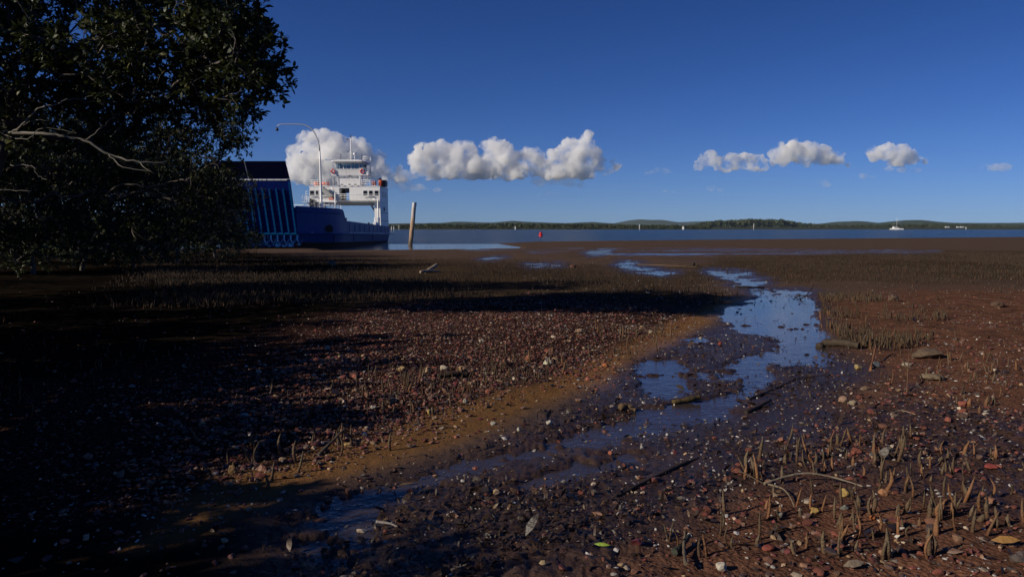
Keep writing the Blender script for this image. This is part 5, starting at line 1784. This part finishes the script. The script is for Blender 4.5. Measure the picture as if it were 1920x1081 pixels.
def pebble_geometry(rng, X, Y, S, flat, cols, sink=.25, z=None):
    v0, f0 = _ico(1)
    v0 = np.array(v0); f0 = np.array(f0)
    n = len(X)
    vv = v0[None] * (1 + .28 * rng.normal(size=(n, len(v0), 1)))
    vv = vv * np.stack([S * rng.uniform(.8, 1.4, n), S * rng.uniform(.7, 1.1, n), S * flat], 1)[:, None, :]
    a = rng.uniform(0, 6.283, n); t = rng.normal(0, .3, n)
    c, s = np.cos(a)[:, None], np.sin(a)[:, None]
    z1 = vv[..., 2] * np.cos(t)[:, None] + vv[..., 0] * np.sin(t)[:, None]
    x1 = vv[..., 0] * np.cos(t)[:, None] - vv[..., 2] * np.sin(t)[:, None]
    x, y = x1 * c - vv[..., 1] * s, x1 * s + vv[..., 1] * c
    Z = (np.maximum(ground_z(X, Y), base_z(X, Y) - .012) if z is None else z) + S * flat * (1 - 2 * sink)
    V = np.stack([x + X[:, None], y + Y[:, None], z1 + Z[:, None]], -1).reshape(-1, 3)
    Fc = (np.arange(n)[:, None, None] * len(v0) + f0[None]).reshape(-1, 3)
    return V, Fc, np.repeat(cols, len(v0), 0)
PAL = 1.6 * np.array([[.10, .030, .022], [.14, .045, .030], [.070, .024, .022], [.085, .050, .038], [.045, .032, .028], [.16, .09, .055], [.12, .055, .035], [.055, .045, .042], [.24, .16, .09], [.10, .022, .026], [.30, .24, .18]])
PW = np.array([.16, .13, .13, .12, .13, .09, .10, .06, .055, .03, .03]); PW /= PW.sum()
def pebbles(seed, n, fn, ymin, ymax, size, label, pw, half=38, sub=None):
    rng = np.random.default_rng(seed)
    X, Y, M = scatter(rng, n, fn, ymin, ymax, half, pw)
    S = size * np.exp(rng.normal(0, .45, len(X)))
    S = np.minimum(S, size * 3.2)
    cols = PAL[rng.choice(len(PAL), len(X), p=PW)] * rng.uniform(.6, 1.4, (len(X), 1))
    V, Fc, C = pebble_geometry(rng, X, Y, S, rng.uniform(.35, .75, len(X)), cols)
    o = np_obj("gravel", V, Fc, M_PEB, colors=C)
    tag(o, label, "gravel", kind="stuff")
    return len(X)
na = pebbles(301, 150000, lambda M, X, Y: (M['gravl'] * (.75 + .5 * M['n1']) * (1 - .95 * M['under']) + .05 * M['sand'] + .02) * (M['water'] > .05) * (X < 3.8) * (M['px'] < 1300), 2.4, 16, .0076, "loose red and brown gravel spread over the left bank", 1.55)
nb_ = pebbles(302, 110000, lambda M, X, Y: (M['gravr'] * np.clip(.30 + .9 * M['n1'], .05, 1) * .6 + .02) * (M['px'] > 1090) * (M['water'] > .05), 2.3, 22, .0078, "loose red gravel scattered over the right bank", 1.6)
def shells(seed, n, fn, ymin, ymax, size, label, pw, bright=.5):
    rng = np.random.default_rng(seed)
    X, Y, M = scatter(rng, n, fn, ymin, ymax, 39, pw)
    m = len(X)
    S = size * np.exp(rng.normal(0, .4, m))
    k = 6
    a = np.linspace(0, 2 * np.pi, k, endpoint=False)
    rot = rng.uniform(0, 6.283, m)
    rr = S[:, None] * (1 + .25 * rng.normal(size=(m, k)))
    el = rng.uniform(.45, 1, m)[:, None]
    lx, ly = np.cos(a) * rr, np.sin(a) * rr * el
    x = lx * np.cos(rot)[:, None] - ly * np.sin(rot)[:, None]
    y = lx * np.sin(rot)[:, None] + ly * np.cos(rot)[:, None]
    tx, ty = rng.normal(0, .35, m)[:, None], rng.normal(0, .35, m)[:, None]
    z = x * tx + y * ty
    Z = np.maximum(ground_z(X, Y), base_z(X, Y) - .004) + S * .25
    ring = np.stack([x + X[:, None], y + Y[:, None], z + Z[:, None]], -1)
    top = np.stack([X, Y, Z + S * .35], -1)[:, None]
    bot = np.stack([X, Y, Z - S * .30], -1)[:, None]
    V = np.concatenate([ring, top, bot], 1).reshape(-1, 3)
    b = (np.arange(m) * (k + 2))[:, None]
    T = np.concatenate([b + [i, (i + 1) % k, k] for i in range(k)] + [b + [(i + 1) % k, i, k + 1] for i in range(k)], 0)
    tone = rng.uniform(.25, 1, (m, 1)) * bright
    cols = np.array([[1, .93, .84]]) * tone
    o = np_obj("shell_fragments", V, T, M_SHELL, colors=np.repeat(cols, k + 2, 0))
    tag(o, label, "broken shells", kind="stuff")
    return m
ns1 = shells(401, 90000, lambda M, X, Y: (.10 + .5 * M['gravr'] * np.clip(.3 + M['n1'], 0, 1) + .10 * M['wet'] + .05 * M['sand']) * (M['px'] > 1150) * (M['water'] > -.03), 2.4, 40, .0062, "white broken shell strewn over the right bank", 1.35, .85)
ns2 = shells(402, 46000, lambda M, X, Y: (.04 + .22 * M['gravl'] + .06 * M['sand'] + .12 * M['wet'] * (M['px'] > 700)) * (M['px'] < 1400) * (M['water'] > -.03), 2.3, 36, .0056, "white broken shell strewn over the left bank and the stream's edge", 1.35, .8)
shells(403, 9000, lambda M, X, Y: ((M['px'] > 980) & (M['px'] < 1420) & (M['py'] > 515) & (M['py'] < 620) & (M['water'] > 0)) * .6, 8, 24, .011, "white shell scattered by the stream's upper bend", 1.2, .6)
shells(404, 5000, lambda M, X, Y: ((M['py'] < 520) & (Y < 90)) * .25, 30, 90, .02, "pale specks of shell far out on the flat", 1.0, .4)

# leaf litter and weed on the wet mud
def litter(seed, n, fn, ymin, ymax, size, label, pw):
    rng = np.random.default_rng(seed)
    X, Y, M = scatter(rng, n, fn, ymin, ymax, 38, pw)
    m = len(X)
    pos = np.stack([X, Y, ground_z(X, Y) + .004], 1)
    pos[:, 2] = np.maximum(pos[:, 2], base_z(X, Y) - .002)
    ax = np.stack([rng.normal(size=m), rng.normal(size=m), np.abs(rng.normal(0, .38, m))], 1)
    L = size * np.exp(rng.normal(0, .5, m)); W = L * rng.uniform(.18, .5, m)
    V, T, Qd = leaf_mesh(rng, pos, ax, L, W)
    pal = np.array([[.030, .018, .014], [.055, .030, .020], [.018, .012, .012], [.090, .050, .028], [.040, .030, .022], [.13, .08, .04]])
    c = pal[rng.choice(6, m, p=[.28, .22, .25, .1, .12, .03])]
    o = np_obj("leaf_litter", V, [T, Qd], M_DEBRIS, colors=np.repeat(c, 6, 0))
    tag(o, label, "leaf litter", kind="stuff")
    return m
litter(501, 130000, lambda M, X, Y: (M['wet'] * (1 - M['sand']) * np.clip(.35 + 1.1 * M['n1'], .02, 1) * .75) * (M['water'] > -.02), 2.2, 9, .020, "dark wet leaf litter and weed caking the mud beside the stream", 1.5)
litter(502, 30000, lambda M, X, Y: (.25 * M['gravr'] + .12 * M['gravl'] + .02) * (M['water'] > .1), 2.2, 14, .022, "dead brown leaves and bits of bark lying on both banks", 1.4)
litter(503, 34000, lambda M, X, Y: (M['water'] < 0) * np.clip(M['n1'] + .1, 0, 1) * .5, 4, 20, .030, "scraps of weed and leaves stranded in the stream", 1.2)

# countable stones
def rock(px, py, w_px, h_px, col, label, seed, group=None, cat="stone", name="stone", flat=None, m=None):
    X, Y = ground_at(px, py)
    k = Y / F
    w, h = w_px * k / 2 * .9, h_px * k * .85
    rng = np.random.default_rng(seed)
    v0, f0 = _ico(3)
    v = np.array(v0)
    n = np.array([mnoise.fractal(Vector(p) * 1.3 + Vector((seed, 0, 0)), .9, 2.1, 4) for p in v0])
    # angular: cut by a few random planes
    for _ in range(7):
        d = rng.normal(size=3); d /= np.linalg.norm(d)
        c = rng.uniform(.55, .9)
        s = v @ d
        v = v - d[None] * np.maximum(s - c, 0)[:, None]
    v = v * (1 + .22 * n[:, None])
    v = v * [w, w * rng.uniform(.6, .9), h * .62]
    v[:, 2] += h * .38
    tone = .75 + .5 * (n[:, None] - n.min()) / (np.ptp(n) + 1e-6)
    o = np_obj(name, v, np.array(f0), m or M_ROCK, loc=(X, Y, gz(X, Y)), smooth=False, colors=np.array([col]) * tone)
    tag(o, label, cat, group)
    return o
TAN, YEL, REDD, GRY, WHT, ORG, DRK = (.30, .23, .15), (.42, .29, .09), (.20, .045, .03), (.22, .20, .17), (.50, .46, .38), (.42, .13, .03), (.05, .038, .03)
ROCKS = [
    (1738, 676, 62, 22, (.13, .09, .055), "large flat-topped tan boulder, the upper of the two beside the roots", "boulder"),
    (1748, 716, 52, 15, (.20, .15, .09), "pale pitted boulder, the lower of the two beside the roots", "boulder"),
    (1675, 570, 22, 14, (.14, .09, .06), "brown lump of mud-covered rock above the root thicket", "boulder"),
    (1872, 580, 30, 14, (.11, .065, .04), "brown mound of rock near the right edge of the flat", "boulder"),
    (622, 500, 20, 10, (.20, .17, .11), "rounded tan boulder in the sunlit strip before the ferry", "boulder"),
    (805, 780, 13, 10, YEL, "ochre stone in the red gravel below the gravel bank's middle", None),
    (1585, 934, 26, 17, YEL, "yellow squared stone under the arched twig's right end", None),
    (1526, 966, 22, 12, (.40, .26, .08), "rounded yellow-brown stone below the arched twig's fork", None),
    (1636, 979, 17, 10, ORG, "small bright orange stone in the root group", None),
    (1461, 974, 16, 13, GRY, "round grey pebble left of the yellow-brown stone", None),
    (1581, 960, 20, 11, (.24, .24, .20), "greenish grey stone below the yellow squared stone", None),
    (1658, 932, 28, 15, (.36, .17, .08), "tan-orange stone with a broken face beside the yellow one", None),
    (1352, 1078, 26, 18, WHT, "pale cream stone at the bottom edge", None),
    (1500, 905, 30, 6, (.18, .09, .06), "flat red-brown stone hidden behind the arched twig", None),
    (1440, 1040, 26, 14, REDD, "dull red stone near the bottom, between two short roots", None),
    (1478, 1046, 22, 10, (.17, .04, .04), "dark red flat stone in the bottom gravel", None),
    (1666, 1046, 24, 14, (.28, .22, .15), "tan stone among the bottom roots", None),
    (1860, 955, 30, 14, (.26, .12, .07), "rusty stone by the right edge", None),
    (1800, 895, 26, 10, (.24, .05, .04), "red slab beside the stubby olive roots", None),
    (1858, 888, 30, 10, (.26, .05, .04), "broad red slab close to the right edge", None),
    (1581, 757, 22, 14, (.32, .20, .14), "pinkish stone at the wet mud's right margin", None),
    (1598, 762, 20, 10, (.34, .27, .18), "tan stone touching the pinkish one", None),
    (1608, 694, 18, 10, (.38, .28, .12), "yellow stone on dark mud below the grounded log", None),
    (1643, 690, 16, 14, (.10, .11, .13), "blue-grey round stone by the leaning orange root", None),
    (1700, 690, 22, 9, (.34, .30, .22), "pale flat stone between the log and the boulders", None),
    (1805, 772, 22, 14, (.30, .09, .06), "red stone right of the thin roots", None),
    (1144, 852, 10, 9, (.38, .12, .07), "small orange-red pebble sitting in the stream", None),
    (1030, 805, 15, 12, WHT, "white lump of coral at the sand's lower edge", None),
    (973, 813, 9, 8, WHT, "small white pebble left of the coral lump", None),
    (925, 799, 13, 7, (.44, .42, .34), "oval grey-white pebble on the sand strip", None),
    (872, 762, 13, 9, (.42, .40, .30), "pale oval pebble at the gravel's lower edge", None),
    (832, 707, 22, 12, (.44, .38, .28), "long cream stone in the red gravel", None),
    (866, 708, 22, 12, (.36, .22, .12), "tan broken stone right of the long cream one", None),
    (947, 692, 17, 13, (.36, .13, .07), "rust-red stone in the middle of the gravel bank", None),
    (988, 684, 12, 13, (.32, .11, .06), "rust-red upright stone behind a thin root", None),
    (1026, 686, 18, 14, (.52, .50, .38), "pale yellow-white stone with a deep shadow", None),
    (1040, 680, 12, 9, (.46, .32, .16), "ochre stone touching the pale yellow-white one", None),
    (1136, 690, 15, 8, (.42, .14, .05), "orange stone on the edge of the sand", None),
    (1087, 632, 20, 9, (.34, .22, .15), "tan stone at the back of the gravel bank", None),
    (1220, 626, 11, 8, (.34, .28, .20), "tan pebble at the stream bend beside the tall roots", None),
    (902, 652, 12, 8, (.44, .38, .28), "cream pebble on the upper gravel", None),
    (734, 762, 26, 14, (.32, .20, .11), "brown stone on the left of the gravel's lit part", None),
    (752, 708, 20, 11, (.38, .26, .12), "ochre slab of stone in the gravel, lying flat", None),
    (800, 712, 14, 10, (.38, .26, .14), "small tan stone between the ochre slab and cream stone", None),
    (486, 716, 12, 10, (.50, .46, .38), "white stone catching light at the shade's edge", None),
    (614, 664, 12, 10, (.46, .38, .30), "cream stone at the top of the lit gravel", None),
    (638, 682, 10, 7, (.44, .32, .18), "yellowish stone just below the cream one", None),
    (248, 740, 13, 8, (.40, .34, .26), "pale stone lying in the deep shade", None),
    (436, 892, 22, 20, (.22, .13, .05), "brown upright stone standing at the shaded end of the sand", None),
    (500, 762, 24, 14, (.24, .06, .04), "red sloping stone in half shade", None),
    (458, 790, 20, 10, (.28, .28, .26), "grey flat stone in half shade below the white one", None),
    (380, 806, 14, 8, (.40, .28, .12), "yellowish stone in the shaded gravel", None),
    (652, 840, 16, 9, (.38, .26, .10), "yellow stone on the sand's upper edge", None),
    (700, 772, 12, 9, (.46, .42, .34), "pale pebble above the brown stone", None),
    (683, 820, 14, 8, (.44, .42, .38), "pale grey stone on the gravel's sandy rim", None),
    (1314, 633, 9, 4, (.38, .36, .30), "white shell lump in the small side pool", None),
    (1350, 648, 8, 8, (.30, .06, .04), "red pebble at the water's edge by the bend", None),
    (1075, 503, 16, 8, (.16, .07, .05), "reddish lump of weed-covered stone far out", None),
    (1508, 1072, 20, 10, (.30, .16, .10), "tan-pink stone at the bottom edge", None),
]
for i, (px, py, w, h, c, t, kind) in enumerate(ROCKS):
    rock(px, py, w, h, c, t, 700 + i, cat=kind or "stone", name=kind or "stone")
# medium stones, countable but alike
rng = np.random.default_rng(77)
def many_stones(n, fn, label, group, size, ymin, ymax):
    X, Y, M = scatter(rng, 6000, lambda m, x, y: fn(m, x, y) * (1 - m['under']), ymin, ymax, 38, 1.4)
    n = min(n, len(X))
    v0, f0 = _ico(2)
    protos = []
    for k in range(10):
        v = np.array(v0)
        for _ in range(8):
            d = rng.normal(size=3); d /= np.linalg.norm(d)
            v = v - d[None] * np.maximum(v @ d - rng.uniform(.5, .9), 0)[:, None]
        v = v * [1, rng.uniform(.6, .95), rng.uniform(.4, .65)]
        c = PAL[rng.choice(len(PAL), p=PW)] * rng.uniform(.9, 1.8)
        protos.append(np_mesh("stone", v, np.array(f0), M_ROCK, colors=np.repeat([c], len(v), 0) * rng.uniform(.8, 1.2, (len(v), 1))))
    for i in range(n):
        o = bpy.data.objects.new("stone", protos[i % 10])
        s = size * math.exp(rng.normal(0, .35))
        o.scale = (s, s, s)
        o.rotation_euler = (rng.normal(0, .2), rng.normal(0, .2), rng.uniform(0, 6.28))
        o.location = (X[i], Y[i], gz(X[i], Y[i]) + s * .15)
        link(o)
        tag(o, label, "stone", group)
many_stones(110, lambda M, X, Y: M['gravl'] * .9 * (M['px'] > 150) * (M['px'] < 1200), "unremarkable small stone scattered in the left bank's gravel", "small stones of the left bank", .019, 3.2, 9)
many_stones(110, lambda M, X, Y: M['gravr'] * .9 * (M['px'] > 1150), "unremarkable small stone scattered on the right bank", "small stones of the right bank", .018, 2.4, 9)

# sticks, logs, leaves
def stick(pts, r, col, label, cat="stick", name="stick", m=None, taper=.5, sides=8, lift=None):
    """pts: (px, py, height above the mud in metres)"""
    W = [Vector(on_ground(a, b, c)) for a, b, c in pts]
    o0 = W[0].copy()
    rng = np.random.default_rng(len(label))
    dense = []
    for i in range(len(W) - 1):
        p0, p1, p2, p3 = W[max(i - 1, 0)], W[i], W[i + 1], W[min(i + 2, len(W) - 1)]
        for s in range(6):
            t = s / 6
            dense.append(0.5 * ((2 * p1) + (p2 - p0) * t + (2 * p0 - 5 * p1 + 4 * p2 - p3) * t * t + (3 * p1 - p0 - 3 * p2 + p3) * t ** 3))
    dense.append(W[-1])
    n = len(dense)
    rad = [r * (1 - (1 - taper) * i / (n - 1)) * (1 + .16 * rng.normal()) for i in range(n)]
    mb = MB(); mb.tube([p - o0 for p in dense], rad, sides)
    o = mb.build(name, m or M_WOOD)
    o.location = o0
    me = o.data
    a = me.color_attributes.new("col", 'FLOAT_COLOR', 'POINT')
    c = np.ones((len(me.vertices), 4), np.float32)
    c[:, :3] = np.array(col) * rng.uniform(.7, 1.25, (len(me.vertices), 1))
    a.data.foreach_set("color", c.ravel())
    tag(o, label, cat)
    return o
stick([(1432, 916, .012), (1470, 911, .03), (1510, 908, .04), (1550, 910, .035), (1590, 916, .02), (1620, 922, .01)], .0062, (.26, .21, .15), "grey arched twig lying across the mud among the roots")
stick([(1440, 920, .02), (1468, 930, .02), (1482, 945, .015), (1490, 958, .0)], .0045, (.22, .18, .12), "curved side twig dropping from the arched twig's left end")
stick([(1380, 890, .01), (1400, 905, .03), (1432, 916, .012)], .005, (.10, .07, .05), "short dark twig joining the arched twig on its left")
stick([(1534, 650, .02), (1550, 649, .035), (1580, 652, .04), (1612, 656, .03)], .042, (.05, .036, .024), "short thick waterlogged log lying at the stream's right edge", "log", "log", taper=.8, sides=12)
stick([(1398, 776, .004), (1420, 768, .012), (1444, 758, .018)], .014, (.025, .018, .016), "black stubby branch on the dark mud below the stream bend", taper=.7)
stick([(1262, 756, .01), (1290, 754, .03), (1312, 752, .03)], .020, (.10, .07, .025), "greenish brown stub of wood at the stream's near bank", taper=.8)
stick([(1162, 771, .012), (1176, 769.5, .02), (1192, 771, .012)], .022, (.14, .09, .045), "pale-topped brown chunk of wood on the stream's left bank", "driftwood", "driftwood", taper=.7)
stick([(1400, 752, -.006), (1470, 724, .002), (1500, 712, .002), (1560, 704, -.004)], .011, (.030, .020, .018), "half-buried dark branch running up the wet mud")
stick([(1130, 950, -.004), (1200, 915, .004), (1270, 880, .002), (1310, 862, -.004)], .012, (.030, .020, .016), "long dark sunken branch beside the lower stream", taper=.7)
stick([(796, 515, .03), (806, 514, .10), (813, 513.5, .18), (819, 513, .24)], .07, (.34, .27, .20), "pale grey driftwood stump end poking from the far root field", "driftwood", "driftwood", taper=.7)
stick([(788, 516, .05), (806, 515, .07), (826, 514, .03)], .05, (.34, .27, .20), "pale driftwood branch lying flat beside the grey stump", "driftwood", "driftwood")
stick([(1196, 497, .01), (1230, 498, .015), (1270, 500, .02), (1306, 501.5, .01)], .03, (.14, .095, .055), "long tan log lying in the far pool left of the stream", "log", "log", taper=.5)
stick([(1298, 501, .03), (1303, 500.5, .16), (1309, 501, .08)], .06, (.05, .035, .025), "dark root ball at the right end of the long tan log", "driftwood", "driftwood")
stick([(1500, 560, .02), (1512, 562, .12), (1524, 556, .2)], .012, (.03, .02, .015), "forked dark twig standing in the wide bend of the stream")
stick([(1490, 556, .02), (1512, 562, .12)], .012, (.03, .02, .015), "short dark twig crossing the forked one in the wide bend")
stick([(1378, 541, .04), (1400, 541.5, .05), (1432, 541, .04)], .022, (.02, .015, .012), "straight dark pole lying across the stream's narrow neck", "pole", "pole", taper=.9)
stick([(820, 720, .02), (850, 719, .03), (876, 717, .02)], .022, (.035, .022, .016), "dark brown stub of branch lying in the red gravel", taper=.9)
stick([(806, 806, .004), (840, 806, .012), (870, 812, .004)], .006, (.06, .03, .02), "thin curved twig lying on the bare sand", taper=.4)
stick([(596, 858, .0), (650, 838, .10)], .011, (.10, .075, .05), "stout leaning root stub at the sand's upper corner", taper=.35)
stick([(1632, 697, .0), (1642, 668, .11)], .012, (.36, .15, .06), "leaning orange-brown root spike beside the blue-grey stone", taper=.4)
stick([(1285, 1080, .03), (1282, 1045, .03), (1284, 1030, .06)], .007, (.14, .11, .075), "brown twig poking up at the bottom edge of the mud", taper=.6)
stick([(1264, 1048, .015), (1276, 1040, .02), (1292, 1024, .03)], .012, (.03, .04, .03), "dark green pod lying beside the bottom twigs", "seed pod", "seed_pod", taper=.7)
stick([(706, 985, .01), (730, 988, .015), (746, 994, .01)], .006, (.30, .27, .25), "pale wet twig at the dark stream's near edge")
stick([(602, 694, .01), (626, 690, .03), (644, 684, .05)], .006, (.30, .20, .12), "forked pale twig at the top of the lit gravel")
stick([(470, 750, .0), (500, 762, .02), (512, 748, .07)], .004, (.24, .16, .12), "thin bent twig over the red sloping stone")
stick([(1670, 786, .01), (1690, 780, .02), (1716, 788, .01)], .007, (.34, .26, .18), "pale strip of bark lying on the right mud", taper=.3)
stick([(1700, 745, .0), (1703, 700, .18)], .005, (.24, .12, .06), "tall thin reddish root left of the pale boulders", taper=.4)
def lone_leaf(px, py, L, ax, col, label, W=.34):
    p = np.array([on_ground(px, py, .012)])
    r = np.random.default_rng(5)
    V, T, Qd = leaf_mesh(r, p * 0, np.array([ax], float), np.array([L]), np.array([L * W]))
    o = np_obj("fallen_leaf", V, [T, Qd], M_DEBRIS, loc=tuple(p[0]), colors=np.repeat([col], 6, 0))
    tag(o, label, "leaf")
lone_leaf(1113, 1039, .062, (1, -.45, .1), (.22, .34, .02), "bright green leaf lying on the dark litter near the bottom", .22)
lone_leaf(985, 1030, .10, (.5, .35, .75), (.035, .030, .030), "dark grey curled leaf standing in the bottom litter", .34)
lone_leaf(1580, 1076, .085, (1, .2, .1), (.28, .22, .15), "pale brown pointed leaf at the bottom edge")
lone_leaf(1856, 1030, .10, (1, -.3, .15), (.34, .18, .05), "yellow-brown leaf in the lower right gravel", .3)
lone_leaf(1010, 1076, .03, (1, .1, .1), (.40, .30, .16), "tan oval leaf scrap at the bottom litter", .6)
pebbles(303, 26000, lambda M, X, Y: (M['water'] < .03) * (M['py'] > 770) * np.clip(.25 + 1.2 * M['n1'], 0, 1) * .5, 2.3, 6, .009, "pebbles poking through the shallow lower stream", 1.5)
shells(405, 9000, lambda M, X, Y: (M['water'] < .05) * (M['py'] > 770) * np.clip(.3 + 1.0 * M['n1'], 0, 1) * .5, 2.5, 6, .006, "pale shell bits glinting in the shallow lower stream", 1.5, .55)
print("counts", nn_, n2_, na, nb_, ns1, ns2)
# ------------------------------------------------------------------ the air over the bay
def haze():
    m, n, l, p = mat("bay_air")
    n.remove(p)
    v = n.new("ShaderNodeVolumePrincipled")
    v.inputs["Color"].default_value = (0.60, 0.80, 1.0, 1)
    v.inputs["Density"].default_value = 2.6e-5
    v.inputs["Anisotropy"].default_value = 0.0
    l.new(v.outputs[0], n["Material Output"].inputs["Volume"])
    mb = MB(); mb.box(-13000, 13000, -300, 12400, -4.5, 190)
    o = mb.build("haze", m)
    tag(o, "thin blue air between the flat and the far hills", "haze", kind="stuff")
haze()
